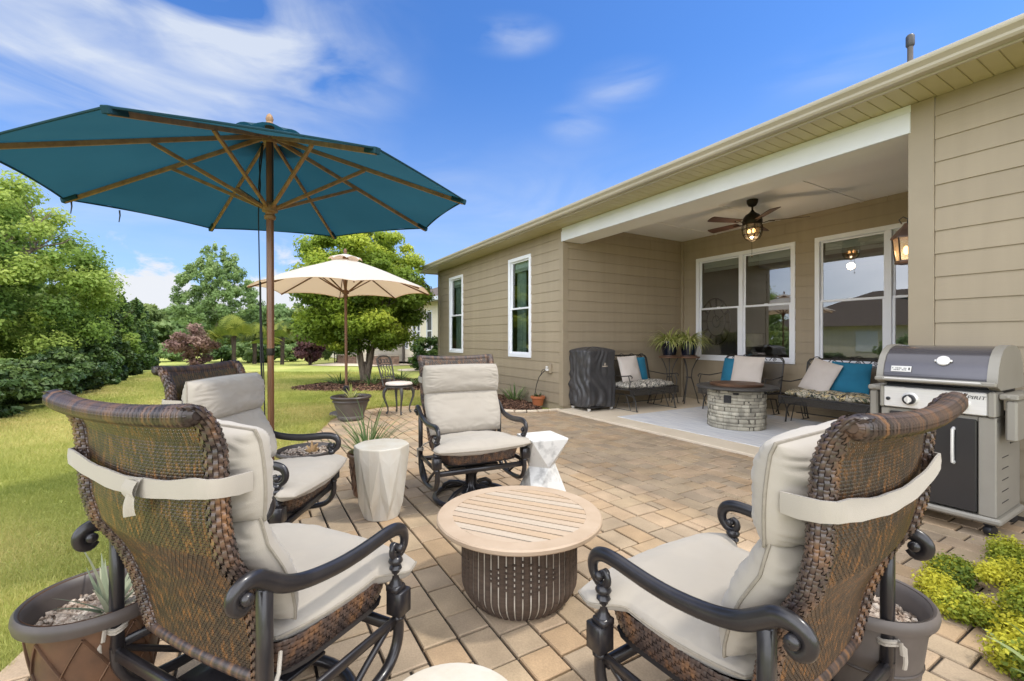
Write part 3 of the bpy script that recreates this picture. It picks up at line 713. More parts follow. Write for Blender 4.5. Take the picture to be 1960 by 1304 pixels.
# hipped roof
mb = MB(); e0, e1, W0, W1, rz0, rz = sA - .47, SE, 4.13, 16.5, 3.215, 3.215 + (16.5 - 4.13) / 2 * .40
wm = (W0 + W1) / 2; hs = e0 + (wm - W0)
mb.add([(e0, W0, rz0), (e1, W0, rz0), (e1, wm, rz), (hs, wm, rz), (e0, W1, rz0), (e1, W1, rz0), (e0, W0, rz0 - .03), (e1, W0, rz0 - .03)], [(0, 1, 2, 3), (0, 3, 4), (3, 2, 5, 4), (6, 7, 1, 0)])
mb.build('roof', M['shingle'], house, smooth=False)
# back faces so nothing looks hollow
mb = MB(); mb.box(sA + .03, SE, 16.0, 16.1, 0, 3.2); mb.box(SE - .05, SE, WF + .02, 16, 0, 3.2); mb.build('rear_wall', M['siding_grey'], house, smooth=False)
# rooms behind the windows
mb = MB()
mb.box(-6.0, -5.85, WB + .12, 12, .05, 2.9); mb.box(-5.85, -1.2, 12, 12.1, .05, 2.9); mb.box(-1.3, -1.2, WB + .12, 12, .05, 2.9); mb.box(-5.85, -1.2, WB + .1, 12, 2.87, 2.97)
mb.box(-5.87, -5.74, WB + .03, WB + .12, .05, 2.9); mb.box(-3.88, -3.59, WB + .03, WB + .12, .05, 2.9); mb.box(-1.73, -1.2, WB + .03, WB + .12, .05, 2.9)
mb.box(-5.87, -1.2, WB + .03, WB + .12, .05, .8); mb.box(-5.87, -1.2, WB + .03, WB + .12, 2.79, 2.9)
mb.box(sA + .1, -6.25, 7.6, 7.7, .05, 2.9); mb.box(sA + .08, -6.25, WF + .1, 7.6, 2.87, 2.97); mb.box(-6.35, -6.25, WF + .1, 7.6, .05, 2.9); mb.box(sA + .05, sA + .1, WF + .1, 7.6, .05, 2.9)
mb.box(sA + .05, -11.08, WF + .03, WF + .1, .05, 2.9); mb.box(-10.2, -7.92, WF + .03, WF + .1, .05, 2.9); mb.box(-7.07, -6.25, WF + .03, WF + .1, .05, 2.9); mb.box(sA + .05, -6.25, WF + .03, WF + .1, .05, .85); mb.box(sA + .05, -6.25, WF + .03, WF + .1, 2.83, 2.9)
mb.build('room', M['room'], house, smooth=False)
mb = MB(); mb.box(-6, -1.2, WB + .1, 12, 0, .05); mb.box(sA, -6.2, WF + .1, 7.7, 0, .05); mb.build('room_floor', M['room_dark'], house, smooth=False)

def window(s0, s1, z0, z1, w, meet, units, glass, case=.068):
    mb = MB(); f = w - .028; b = w + .06
    def fr(a, c, z_0, z_1, t, ff, bb):   # four butted bars
        mb.box(a, c, ff, bb, z_1 - t, z_1, c=.004); mb.box(a, c, ff, bb, z_0, z_0 + t, c=.004)
        mb.box(a, a + t, ff, bb, z_0 + t, z_1 - t, c=.004); mb.box(c - t, c, ff, bb, z_0 + t, z_1 - t, c=.004)
    fr(s0, s1, z0, z1, case, f, b)
    n = units; mul = .075; a0, a1 = s0 + case, s1 - case; wd = (a1 - a0 - mul * (n - 1)) / n
    win = None; cells = []
    for i in range(n):
        p = a0 + i * (wd + mul); q = p + wd; cells.append((p, q))
        if i < n - 1: mb.box(q, q + mul, f + .004, b, z0 + case, z1 - case, c=.004)
    win = mb.build('window', M['vinyl'], house, smooth=False)
    mg = MB(); mb = MB(); bl = MB()
    for (p, q) in cells:
        t = .034; zl, zh = z0 + case, z1 - case
        fr(p + .001, q - .001, zl + .001, meet + .02, t, w - .004, w + .022); fr(p + .001, q - .001, meet - .018, zh - .001, t * .8, w + .024, w + .046)
        mg.add([(p + t, w + .010, zl + t), (q - t, w + .010, zl + t), (q - t, w + .010, meet), (p + t, w + .010, meet)], [(0, 1, 2, 3)])
        mg.add([(p + .028, w + .034, meet), (q - .028, w + .034, meet), (q - .028, w + .034, zh - .028), (p + .028, w + .034, zh - .028)], [(0, 1, 2, 3)])
        bl.box(p + .03, q - .03, w + .09, w + .115, zh - .14, zh - .02, c=.004)
        for k in range(5): bl.box(p + .03, q - .03, w + .085, w + .120, zh - .155 - .012 * k, zh - .149 - .012 * k)
        mb.box((p + q) / 2 - .03, (p + q) / 2 + .03, w - .012, w - .004, meet + .02, meet + .03)
    mb.build('sash', M['vinyl'], win, smooth=False); mg.build('pane', glass, win, smooth=False); bl.build('blind', M['blind'], win, smooth=False)
    return win
for a, b in WIN_BACK: window(a, b, .80, 2.79, WB, 1.79, 2, M['glass'])
for a, b in WIN_WING:
    wn = window(a, b, .85, 2.83, WF, 1.81, 1, M['glass_wing'])
    cu = MB(); cu.grid(lambda u, v: (a + .06 + u * .34, WF + .16 + .018 * math.sin(u * 38), .87 + v * 1.9), 60, 2)
    cu.build('curtain', M['drape'], wn)
# vent pipe on the roof
def roofz(w): return 3.215 + (w - 4.13) * .40
vp = thing('vent_pipe', 'slim grey vent pipe with dark cap standing on the roof', 'vent pipe', HW(-2.10, 6.6, 0), 0)
zr = roofz(6.6); Yv = HW(-2.10, 6.6)[1]
mb = MB(); mb.lathe([(.028, zr - .1), (.028, zr + .42)], 14); mb.lathe([(.09, zr - .05), (.055, zr + .05), (.03, zr + .10)], 14); mb.build('pipe', M['pot_taupe'], vp)
mb = MB(); mb.lathe([(.03, zr + .40), (.042, zr + .42), (.042, zr + .52), (.03, zr + .54)], 14); mb.lathe([(.040, zr + .115), (.046, zr + .14), (.029, zr + .16)], 14); mb.build('cap', M['cover'], vp)

# ------------------------------------------------------------------ porch contents
def hthing(name, label, cat, s, w, z=0.0, rz=0.0, group=None):
    return thing(name, label, cat, HW(s, w, z), HR + rz, group)
rg_ = MB(); rg_.box(-1.70, 1.70, -1.08, 1.08, 0, .008, c=.002); o = rg_.build('rug', M['rug'])
o.location = HW(-3.32, 5.90, .0225); o.rotation_euler[2] = HR; tag(o, 'pale grey striated outdoor rug under the stone fire pit', 'rug')

# ceiling fan
fan = hthing('ceiling_fan', 'dark bronze ceiling fan with wooden blades and glowing caged light', 'ceiling fan', -3.73, 6.18, 3.2)
mb = MB(); mb.lathe([(.02, -.10), (.05, -.085), (.072, -.045), (.075, -.002)], 24); mb.build('canopy', M['brass'], fan)
mb = MB(); mb.lathe([(.013, -.18), (.013, -.09)], 12); mb.build('rod', M['brass'], fan)
mb = MB(); mb.lathe([(.115, -.36), (.13, -.335), (.13, -.30), (.12, -.26), (.09, -.215), (.05, -.19), (.025, -.165), (.02, -.15)], 28); mb.build('motor', M['brass'], fan)
for k in range(5):
    a = 2 * PI * k / 5 + .62; ca, sa_ = math.cos(a), math.sin(a); MM = Matrix.Rotation(a, 4, 'Z') @ Matrix.Translation((0, 0, -.315)) @ Matrix.Rotation(R(12), 4, 'X')
    mb = MB(); c = []
    for t in range(9):
        x = .20 + .47 * t / 8; hw = .052 + .022 * (t / 8) ** .8; c.append((x, hw))
    c += [(.685, .05), (.69, 0)]; out = [(x, -h) for x, h in c] + [(x, h) for x, h in c[::-1]][1:]
    mb.addm([(x, y, .004) for x, y in out] + [(x, y, -.004) for x, y in out], [tuple(range(len(out))), tuple(range(2 * len(out) - 1, len(out) - 1, -1))] + [(i, i + len(out), (i + 1) % len(out) + len(out), (i + 1) % len(out)) for i in range(len(out))], MM)
    bl = mb.build('blade', M['blade'], fan, smooth=False)
    mb = MB(); MM2 = Matrix.Rotation(a, 4, 'Z')
    mb.tube([MM2 @ Vector((.10, 0, -.33)), MM2 @ Vector((.15, 0, -.335)), MM2 @ Vector((.20, 0, -.322)), MM2 @ Vector((.28, 0, -.322))], [.014, .012, .016, .02], 8, flat=(.4, 1)); mb.build('blade_arm', M['brass'], bl)
mb = MB(); mb.lathe([(.118, -.37), (.122, -.42), (.112, -.49), (.085, -.54), (.02, -.57)], 24, cap=False); gl = mb.build('glass_bowl', M['amber'], fan)
mb = MB()
for k in range(8):
    a = 2 * PI * k / 8; mb.tube([(r * math.cos(a), r * math.sin(a), z) for r, z in ((.132, -.355), (.134, -.42), (.122, -.50), (.092, -.555), (.02, -.585))], .006, 6)
for r, z in ((.135, -.42), (.122, -.50)): mb.tube([(r * math.cos(2 * PI * k / 24), r * math.sin(2 * PI * k / 24), z) for k in range(24)], .005, 6, closed=True)
mb.lathe([(.005, -.60), (.018, -.585), (.03, -.565), (.03, -.555)], 14); mb.build('cage', M['brass'], fan)
for dx in (-.035, .035):
    mb = MB(); mb.sphere((dx, -.02, -.45), (.022, .022, .032)); mb.build('bulb', M['bulb'], fan)
mb = MB(); mb.tube([(.03, -.06, -.55), (.03, -.06, -.80)], .0025, 5); mb.sphere((.03, -.06, -.82), .012, 8, 6); mb.build('pull_chain', M['brass'], fan)

# wall lantern on the end wall of the porch
lan = hthing('wall_lantern', 'bronze wall lantern glowing beside the post of the porch', 'lantern', SR - .17, 5.0, 1.88)
mb = MB(); mb.lathe([(.075, 0), (.08, .015), (.075, .03)], 6, ph=.3); mb.build('bottom_plate', M['pot_brown'], lan, smooth=False)
mb = MB(); mb.lathe([(.11, .225), (.105, .24), (.06, .30), (.03, .33), (.012, .36)], 6, ph=.3); mb.build('roof_cap', M['pot_brown'], lan, smooth=False)
mb = MB()
for k in range(6):
    a = 2 * PI * k / 6 + .3; mb.tube([(.073 * math.cos(a), .073 * math.sin(a), .03), (.095 * math.cos(a), .095 * math.sin(a), .225)], .006, 6)
mb.build('frame', M['brass'], lan)
mb = MB(); mb.lathe([(.068, .03), (.09, .225)], 6, cap=False, ph=.3); mb.build('glass', M['amber'], lan, smooth=False)
mb = MB(); mb.sphere((0, 0, .12), (.02, .02, .04)); mb.build('bulb', M['bulb'], lan)
mb = MB(); mb.tube([(.01, 0, .35), (.02, 0, .40), (.07, 0, .44), (.12, 0, .40), (.15, 0, .30)], .009, 8); mb.tube([(-.03, 0, .36), (-.05, 0, .40), (-.02, 0, .42), (.02, 0, .39)], .005, 6); mb.box(.15, .165, -.05, .05, .18, .40, c=.004); mb.build('bracket', M['brass'], lan)

# big skeleton clock and table lamp seen through the glass
ck = hthing('wall_clock', 'large open metal wall clock hanging inside behind the porch window', 'clock', -5.83, 8.36, 1.57)
mb = MB(); ring = lambda r, t: mb.tube([(0.01, r * math.cos(2 * PI * k / 48), r * math.sin(2 * PI * k / 48)) for k in range(48)], t, 8, closed=True)
ring(.48, .014); ring(.30, .010); ring(.12, .008); mb.build('frame', M['cord'], ck)
mb = MB()
for k in range(12):
    a = 2 * PI * k / 12
    for d in (-.05, 0, .05): mb.bar((.012, .315 * math.cos(a + d), .315 * math.sin(a + d)), (.012, .465 * math.cos(a + d * .9), .465 * math.sin(a + d * .9)), .012, .008)
mb.build('numeral', M['cord'], ck, smooth=False)
mb = MB(); mb.bar((.02, 0, 0), (.02, .2, .12), .014, .006); mb.bar((.02, 0, 0), (.02, -.1, .28), .012, .006); mb.bar((.012, .12, 0), (.012, .30, 0), .008, .006); mb.bar((.012, -.12, 0), (.012, -.30, 0), .008, .006); mb.build('hand', M['cord'], ck, smooth=False)
lt = hthing('side_table', 'dark wooden table standing inside behind the porch window', 'table', -5.35, 9.05)
mb = MB(); mb.box(-.40, .40, -.3, .3, .84, .88, c=.005); mb.build('tabletop', M['blade'], lt, smooth=False)
mb = MB()
for x in (-.36, .36):
    for y in (-.26, .26): mb.box(x - .025, x + .025, y - .025, y + .025, .05, .84)
mb.build('leg', M['blade'], lt, smooth=False)
lp = hthing('table_lamp', 'table lamp with pale drum shade seen through the porch window', 'lamp', -5.40, 9.0, .88)
mb = MB(); mb.lathe([(.08, 0), (.08, .02), (.03, .04), (.05, .10), (.02, .16), (.01, .24)], 18); mb.build('base', M['room_lampbase'], lp)
mb = MB(); mb.lathe([(.19, .17), (.17, .44)], 30, cap=False); mb.build('lamp_shade', M['lampshade'], lp)

# covered smoker
sm = hthing('covered_smoker', 'tall cart under a black fabric cover standing at the porch corner', 'covered grill', -5.83, 5.01)
def cover(u, v):
    a = 2 * PI * u; hx, hy = .255, .29
    c, s_ = math.cos(a), math.sin(a); p = 16.0; q = (abs(c) ** p + abs(s_) ** p) ** (-1 / p)
    x, y = c * q, s_ * q; z = .10 + .92 * min(v / .93, 1)
    k = 1.0 + (.035 * (1 - min(v / .93, 1)) + .0)
    f = 0
    if v > .93: t = (v - .93) / .07; k *= (1 - t) ** .8 * .98 + .0; z = 1.02 + .05 * math.sin(t * PI / 2)
    w_ = noise.noise(Vector((x * 2.2, y * 2.2, z * 2.5))) * .028 + math.sin(a * 11 + 5 * noise.noise(Vector((x, y, z * 2.0))) * 2) * .026 * (1 - v * .6) + .03 * abs(noise.noise(Vector((x * 3, y * 3 + z * 4, z * 3))))
    w_ += .012 * noise.noise(Vector((x * 6 + 3, y * 6, z * 3)))
    k2 = 1 + w_ * (1.9 if v < .95 else .5)
    return (x * hx * k * k2, y * hy * k * k2, z + (.02 * noise.noise(Vector((x * 3, y * 3, 5))) if v > .9 else 0) - (.02 * math.sin(a * 3) if v < .02 else 0))
mb = MB(); mb.grid(cover, 140, 60, wrapu=True); mb.build('cover', M['cover'], sm, angle=80)
mb = MB(); mb.box(-.245, .245, -.27, .27, .07, .11, c=.006); mb.build('tray', M['black_plastic'], sm, smooth=False)
for x in (-.21, .21):
    for y in (-.24, .24):
        mb = MB(); MM = Matrix.Translation((x, y, .03 + .022)) @ Matrix.Rotation(PI / 2, 4, 'X'); b0 = MB(); b0.lathe([(.012, -.015), (.030, -.012), (.030, .012), (.012, .015)], 14); mb.addm(b0.v, b0.f, MM); mb.box(x - .02, x + .02, y - .018, y + .018, .055, .075)
        mb.build('caster', M['plug'], sm)
def text(body, size, loc, rot, m, parent, name='lettering', ext=.0006, sx=1.0, shear=0, bold=0):
    cu = bpy.data.curves.new(name, 'FONT'); cu.body = body; cu.size = size; cu.extrude = ext; cu.align_x = 'CENTER'; cu.align_y = 'CENTER'; cu.shear = shear; cu.offset = bold
    o = bpy.data.objects.new(name, cu); COL.objects.link(o); cu.materials.append(m); o.location = loc; o.rotation_euler = rot; o.scale = (sx, 1, 1)
    dg = bpy.context.evaluated_depsgraph_get(); me = bpy.data.meshes.new_from_object(o.evaluated_get(dg)); bpy.data.objects.remove(o)
    o = bpy.data.objects.new(name, me); COL.objects.link(o); o.location = loc; o.rotation_euler = rot; o.scale = (sx, 1, 1); o.parent = parent; return o
mb = MB(); MMl = Matrix.Translation((.300, .02, .80)) @ Matrix.Rotation(PI / 2, 4, 'Z') @ Matrix.Rotation(PI / 2, 4, 'X')
b0 = MB(); b0.tube([(.017 * math.cos(2 * PI * k / 20), .014 * math.sin(2 * PI * k / 20), 0) for k in range(20)], .004, 6, closed=True); b0.box(-.010, .010, -.004, .004, -.002, .003); b0.box(-.014, .014, -.024, -.018, -.002, .003)
for k in range(9): b0.box(-.055 + k * .0125, -.0465 + k * .0125, -.048, -.032, -.002, .003)
mb.addm(b0.v, b0.f, MMl); mb.build('emblem', M['pebble'], sm)

# wrought iron gliders
def glider(label, s, w, rz, print_m, group):
    t = hthing('garden_glider', label, 'glider bench', s, w, .0, rz, group)
    r = .011; W = .58
    def P(x, y, z): return (x, y, z)
    mb = MB()   # rocking base
    for sx in (-1, 1):
        x = sx * .46
        mb.tube([(x, -.34, .02), (x, -.30, .22), (x, -.24, .27), (x, .0, .28), (x, .20, .26), (x, .28, .02)], r, 8)
        mb.tube([(x, -.36, .022), (x, .30, .022)], r * .8, 8); mb.tube([(x, -.1, .27), (x, -.2, .02)], r * .7, 6); mb.tube([(x, .05, .27), (x, .15, .02)], r * .7, 6)
        for y in (-.34, .28): mb.sphere((x, y, .012 + .012), (.02, .02, .014), 8, 5)
    mb.tube([(-.46, -.05, .14), (.46, -.05, .14)], r * .8, 8)
    mb.build('base', M['iron'], t)
    mb = MB()   # seat frame and apron
    mb.tube([(-W, -.30, .385), (W, -.30, .385), (W, .26, .365), (-W, .26, .365)], .012, 8, closed=True)
    for sx in (-1, 1):
        mb.tube([(sx * W, -.30, .385), (sx * (W - .06), -.31, .36), (sx * (W - .1), -.30, .26), (sx * .46, -.25, .10)], r * .8, 6)
        mb.tube([(sx * W, .26, .365), (sx * .50, .24, .20), (sx * .46, .2, .06)], r * .8, 6)
    mb.build('seat_frame', M['iron'], t)
    mb = MB(); mb.box(-W, W, -.312, -.300, .28, .375); mb.box(-W, W, -.30, .26, .372, .378); mb.build('apron', M['mesh'], t, smooth=False)
    by = lambda z: .25 + (z - .40) * .22
    mb = MB(); mb.tube([(-.50, by(.37), .37), (-.50, by(.86), .86), (-.47, by(.90), .905), (-.40, by(.91), .915), (.40, by(.91), .915), (.47, by(.90), .905), (.50, by(.86), .86), (.50, by(.37), .37)], .012, 8)
    mb.tube([(-.49, by(.84), .835), (.49, by(.84), .835)], .008, 6)
    for k in range(2):   # scrolls along the crest
        for sx in (-1, 1):
            c0 = -.25 + .5 * k
            pts = [(c0 + sx * (.02 + .22 * u), by(.88), .84 + .095 * math.sin(u * PI) + .02 * (1 - u)) for u in [i / 12 for i in range(13)]]
            mb.tube(pts, .0065, 6)
            sp = [(c0 + sx * (.10 + .032 * (1 - a / 14) * math.cos(a * .75)), by(.88), .872 + .032 * (1 - a / 14) * math.sin(a * .75)) for a in range(13)]
            mb.tube(sp, .0055, 6)
    mb.build('back_frame', M['iron'], t)
    mb = MB(); mb.add([(-.49, by(.40), .40), (.49, by(.40), .40), (.49, by(.83), .83), (-.49, by(.83), .83)], [(0, 1, 2, 3)]); mb.build('back_mesh', M['mesh'], t, smooth=False)
    for sx in (-1, 1):
        mb = MB(); x = sx * .53
        mb.tube([(x * .96, by(.62), .62), (x, .12, .60), (x * 1.02, -.05, .585), (x * 1.04, -.20, .60), (x * 1.05, -.29, .615), (x * 1.05, -.33, .59), (x * 1.05, -.32, .565)], [.010, .012, .013, .014, .013, .010, .008], 8, flat=(.7, 1.3))
        mb.tube([(x * 1.05, -.25, .60), (x * 1.06, -.29, .50), (x * 1.06, -.27, .40)], .009, 6)
        mb.build('arm', M['iron'], t)
    def cush(u, v):
        x = (u - .5) * 2; y = (v - .5) * 2
        return x, y
    c = cushion_mb(.56, .28, .075, nu=48, nv=24, wr=.012, seed=int(s * 10) % 17, tuft=4)
    o = c.build('seat_cushion', print_m, t, angle=80); o.location = (0, -.02, .43)
    return t

def cushion_mb(hx, hy, th, nu=32, nv=32, wr=.006, seed=0, rc=.35, tuft=0, power=4.0, wf=7, pipe=None, crown=.25, edge=.35, gather=0.0):
    """soft closed cushion: hx,hy half sizes, th half thickness, rc how round the corners are"""
    mb = MB(); top = []; off = Vector((seed * 3.7, seed * 1.3, seed * .7))
    def pos(i, j, sgn):
        u = -1 + 2 * i / nu; v = -1 + 2 * j / nv
        u = math.sin(u * PI / 2) * .5 + u * .5; v = math.sin(v * PI / 2) * .5 + v * .5
        x = u * math.sqrt(1 - rc * .5 * v * v) * hx / math.sqrt(1 - 0); y = v * math.sqrt(1 - rc * .5 * u * u) * hy
        e = max(0.0, (1 - abs(u) ** power) * (1 - abs(v) ** power))
        t = e ** edge * (1 - crown * (u * u + v * v) / 2)
        w_ = noise.noise(Vector((x * wf, y * wf, sgn * 2)) + off) * wr * 1.5 + noise.noise(Vector((x * wf * 3, y * wf * 3, sgn * 5)) + off) * wr * .5
        if gather:
            ed = max(abs(u), abs(v)); g = max(0, ed - .45) / .55
            ang = (v if abs(u) > abs(v) else u)
            w_ += gather * g * math.sin(ang * 30 + 3 * noise.noise(Vector((u * 3, v * 3, 1.0)) + off) * 3) * (e ** .4)
        if tuft: w_ -= wr * 1.4 * abs(math.sin((u * tuft) * PI / 2)) ** 6
        z = sgn * (t * th + w_ * min(1, e * 4))
        ez = 0
        return (x, y, z)
    for sgn in (1, -1):
        vs = [pos(i, j, sgn) for j in range(nv + 1) for i in range(nu + 1)]; c = nu + 1
        fs = []
        for j in range(nv):
            for i in range(nu):
                q = (j * c + i, j * c + i + 1, (j + 1) * c + i + 1, (j + 1) * c + i); fs.append(q if sgn > 0 else q[::-1])
        mb.add(vs, fs)
    if pipe is not None:
        B = [pos(i, 0, 1) for i in range(nu)] + [pos(nu, j, 1) for j in range(nv)] + [pos(i, nv, 1) for i in range(nu, 0, -1)] + [pos(0, j, 1) for j in range(nv, 0, -1)]
        mb._pipe = B
    return mb
GG = 'wrought iron gliders on the porch'
glider('wrought iron glider with zebra print cushion along the porch side wall', -5.52, 5.86, PI / 2, M['zebra'], GG)
glider('wrought iron glider under the left porch window behind the fire pit', -4.38, 6.93, 0, M['floral'], GG)
glider('wrought iron glider with floral cushion under the right porch window', -3.03, 6.93, 0, M['floral'], GG)

def pillow(label, s, w, z, lean, rz, roll, m, size=.23, seed=1):
    c = cushion_mb(size, size, .075, 26, 26, .007, seed, rc=-.12, power=2.6, edge=.6, crown=.2)
    o = c.build('throw_pillow', m, None, angle=80); o.location = HW(s, w, z)
    o.rotation_euler = (Matrix.Rotation(HR + rz, 4, 'Z') @ Matrix.Rotation(PI / 2 - lean, 4, 'X') @ Matrix.Rotation(roll, 4, 'Z')).to_euler()
    return tag(o, label, 'pillow')
pillow('cream pillow leaning on the glider beside the black covered cart', -5.60, 5.66, .69, .28, PI / 2, .04, M['white_pillow'], .225, 2)
pillow('teal pillow tucked behind the cream one on the zebra cushion', -5.70, 5.93, .67, .22, PI / 2 - .15, .02, M['teal_pillow'], .21, 3)
pillow('cream pillow on the glider directly behind the stone fire pit', -4.30, 6.98, .69, .28, .10, -.03, M['white_pillow'], .24, 4)
pillow('teal pillow half hidden by the cream one behind the fire pit', -4.62, 7.06, .67, .22, -.25, .0, M['teal_pillow'], .21, 5)
pillow('cream pillow slumped on the floral cushion left of the teal one', -3.20, 6.92, .68, .42, -.30, -.22, M['white_pillow'], .235, 6)
pillow('teal pillow on the floral cushion right of the slumped cream one', -2.86, 6.99, .68, .30, .25, -.05, M['teal_pillow'], .215, 7)

# stone fire pit table
fp = thing('fire_pit', 'round stacked stone fire pit with dark top and round metal lid on the rug', 'fire pit', (3.05, 6.04, .03), .3)
mb = MB(); V = []; F = []; S = []
rg2 = random.Random(5); z = .0; rr = .358
while z < .50:
    h = rg2.uniform(.03, .062); h = min(h, .505 - z); a = rg2.uniform(0, 1)
    a0 = a
    while a < a0 + 2 * PI - .05:
        da = rg2.uniform(.12, .40); da = min(da, a0 + 2 * PI - a); e = rg2.uniform(-.003, .007); b = len(V); n = max(2, int(da / .08)); g = .0014
        sh = rg2.random()
        for zz, rx in ((z + g, -.005), (z + g + .002, e), (z + h - g - .002, e + rg2.uniform(-.002, .002)), (z + h - g, -.005)):
            for k in range(n + 1):
                aa = a + g * 2.4 + (da - g * 4.8) * k / n; q = rr + rx - (.004 if k in (0, n) else 0) + .002 * rg2.uniform(-1, 1)
                V.append((q * math.cos(aa), q * math.sin(aa), zz))
        for r_ in range(3):
            for k in range(n): F.append((b + r_ * (n + 1) + k, b + r_ * (n + 1) + k + 1, b + (r_ + 1) * (n + 1) + k + 1, b + (r_ + 1) * (n + 1) + k)); S.append(sh)
        a += da
    z += h
mesh_np('stone_drum', np.array(V), np.array(F), M['stone'], fp, np.array(S), smooth=False)
mb.lathe([(.354, 0), (.354, .52)], 48); mb.build('core', M['mortar'], fp)
mb = MB(); mb.lathe([(.495, .524), (.503, .530), (.503, .547), (.497, .553)], 56); mb.build('top_slab', M['iron_grey'], fp, angle=30)
mb = MB(); mb.lathe([(.325, .554), (.33, .562), (.33, .578), (.32, .588), (.0005, .594)], 48); mb.build('lid', M['pot_brown'], fp)
mb = MB()
for a in (-2.35, -1.05): mb.bar((.362 * math.cos(a - .09), .362 * math.sin(a - .09), .475), (.362 * math.cos(a + .09), .362 * math.sin(a + .09), .475), .02, .025)
mb.build('vent_slot', M['cord'], fp, smooth=False)
mb = MB(); a = -2.62; MM = Matrix.Rotation(a, 4, 'Z') @ Matrix.Translation((.366, 0, .40)); mb.box(-.01, .012, -.045, .045, -.05, .05, MM, c=.004); b0 = MB(); b0.lathe([(.02, 0), (.02, .02)], 12); mb.addm(b0.v, b0.f, MM @ Matrix.Rotation(PI / 2, 4, 'Y')); mb.build('control_panel', M['black_plastic'], fp)

# two small plant stands with glazed pots
def stand(label, x, y, light):
    t = thing('plant_stand', label, 'plant stand', (x, y, .022), rng.random() * 2, 'small iron plant stands in the porch corner')
    mb = MB(); mb.lathe([(.188, .835), (.195, .842), (.195, .855), (.188, .862)], 28); mb.build('table_top', M['pot_brown'], t)
    mb = MB()
    for k in range(3):
        a = 2 * PI * k / 3
        mb.tube([(r * math.cos(a), r * math.sin(a), z) for r, z in ((.19, .012), (.165, .01), (.15, .10), (.09, .32), (.045, .48), (.06, .62), (.12, .76), (.17, .84))], .0095, 7)
    mb.build('leg', M['iron_grey' if light else 'iron'], t)
    mb = MB(); mb.tube([(.048 * math.cos(2 * PI * k / 16), .048 * math.sin(2 * PI * k / 16), .48) for k in range(16)], .008, 6, closed=True); mb.build('ring', M['iron'], t)
stand('small round iron plant stand next to the zebra print glider', 2.95, 8.32, True)
stand('small round iron plant stand closest to the porch window', 3.27, 8.22, False)
def glazed(label, x, y, seed, n):
    t = thing('potted_spider_plant', label, 'potted plant', (x, y, .886), 0, 'spider plants in dark glazed pots')
    mb = MB(); mb.lathe([(.11, 0), (.115, .015), (.135, .10), (.158, .24), (.172, .262), (.170, .278), (.155, .275), (.148, .24)], 32); mb.build('pot', M['glazed'], t)
    mb = MB(); mb.lathe([(.14, .0), (.15, .008), (.148, .018)], 28); mb.build('saucer', M['pot_brown'], t)
    strap_leaves('leaves', M['l_spider'], n, .46, .022, 1.3, t, (0, 0, .26), 1.7, seed, r0=.1)
glazed('spider plant with arching striped leaves in the leftmost dark glazed pot', 2.95, 8.32, 3, 210)
glazed('spider plant in the dark glazed pot beside the window frame', 3.27, 8.22, 4, 210)
# ------------------------------------------------------------------ wicker swivel rockers
def interp(keys, t):
    if t <= keys[0][0]: return keys[0][1]
    for (a, p), (b, q) in zip(keys[:-1], keys[1:]):
        if t <= b:
            k = (t - a) / (b - a); return p + (q - p) * k
    return keys[-1][1]
BW = [(.34, .255), (.38, .275), (.44, .288), (.54, .296), (.64, .308), (.73, .318), (.80, .320), (.90, .320), (1.0, .325), (1.08, .332)]
BY = [(.34, -.150), (.44, -.165), (.52, -.180), (.60, -.205), (.645, -.225), (.72, -.268), (.80, -.286), (.90, -.292), (.98, -.298), (1.03, -.316), (1.06, -.336), (1.085, -.362)]
ZB = .365
def bw(z): return interp(BW, z)
def by(z): return interp(BY, z)

def weave(name, S, nu, nv, amp, fu, fv, m, parent, wrap=False, ridge=.6):
    """over-under strands on the surface S(u,v) -> point; every strand is a raised ribbon"""
    NU, NV = nu * 2 + 1, nv * 2 + 1
    def Sv(u, v): return Vector(S(u % 1.0 if wrap else u, v))
    V = []; F = []
    def nrm(u, v):
        e = 1e-3; u0 = u - e; u1 = u + e; v0 = max(0, v - e); v1 = min(1, v + e)
        if not wrap: u0 = max(0, u0); u1 = min(1, u1)
        n = (Sv(u1, v) - Sv(u0, v)).cross(Sv(u, v1) - Sv(u, v0))
        return n.normalized() if n.length > 1e-12 else Vector((0, 0, 1))
    for j in range(nv):
        v = (j + .5) / nv; hv = .5 / nv * fv; b = len(V)
        for i in range(NU):
            u = i / (NU - 1); n = nrm(u, v)
            s = 0 if i % 2 == 0 else (1 if ((i // 2) + j) % 2 == 0 else -1)
            o = n * amp * s
            V += [Sv(u, max(0, v - hv)) + o, Sv(u, v) + o + n * amp * ridge, Sv(u, min(1, v + hv)) + o]
            if i:
                q = b + i * 3; F += [(q - 3, q, q + 1, q - 2), (q - 2, q + 1, q + 2, q - 1)]
    for i in range(nu):
        u = (i + .5) / nu; hu = .5 / nu * fu; b = len(V)
        for j in range(NV):
            v = j / (NV - 1); n = nrm(u, v)
            s = 0 if j % 2 == 0 else (-1 if (i + (j // 2)) % 2 == 0 else 1)
            o = n * amp * s
            V += [Sv(u - hu, v) + o, Sv(u, v) + o + n * amp * ridge, Sv(u + hu, v) + o]
            if j:
                q = b + j * 3; F += [(q - 3, q - 2, q + 1, q), (q - 2, q - 1, q + 2, q + 1)]
    return mesh_np(name, np.array([tuple(p) for p in V]), np.array(F), m, parent, None, smooth=True)

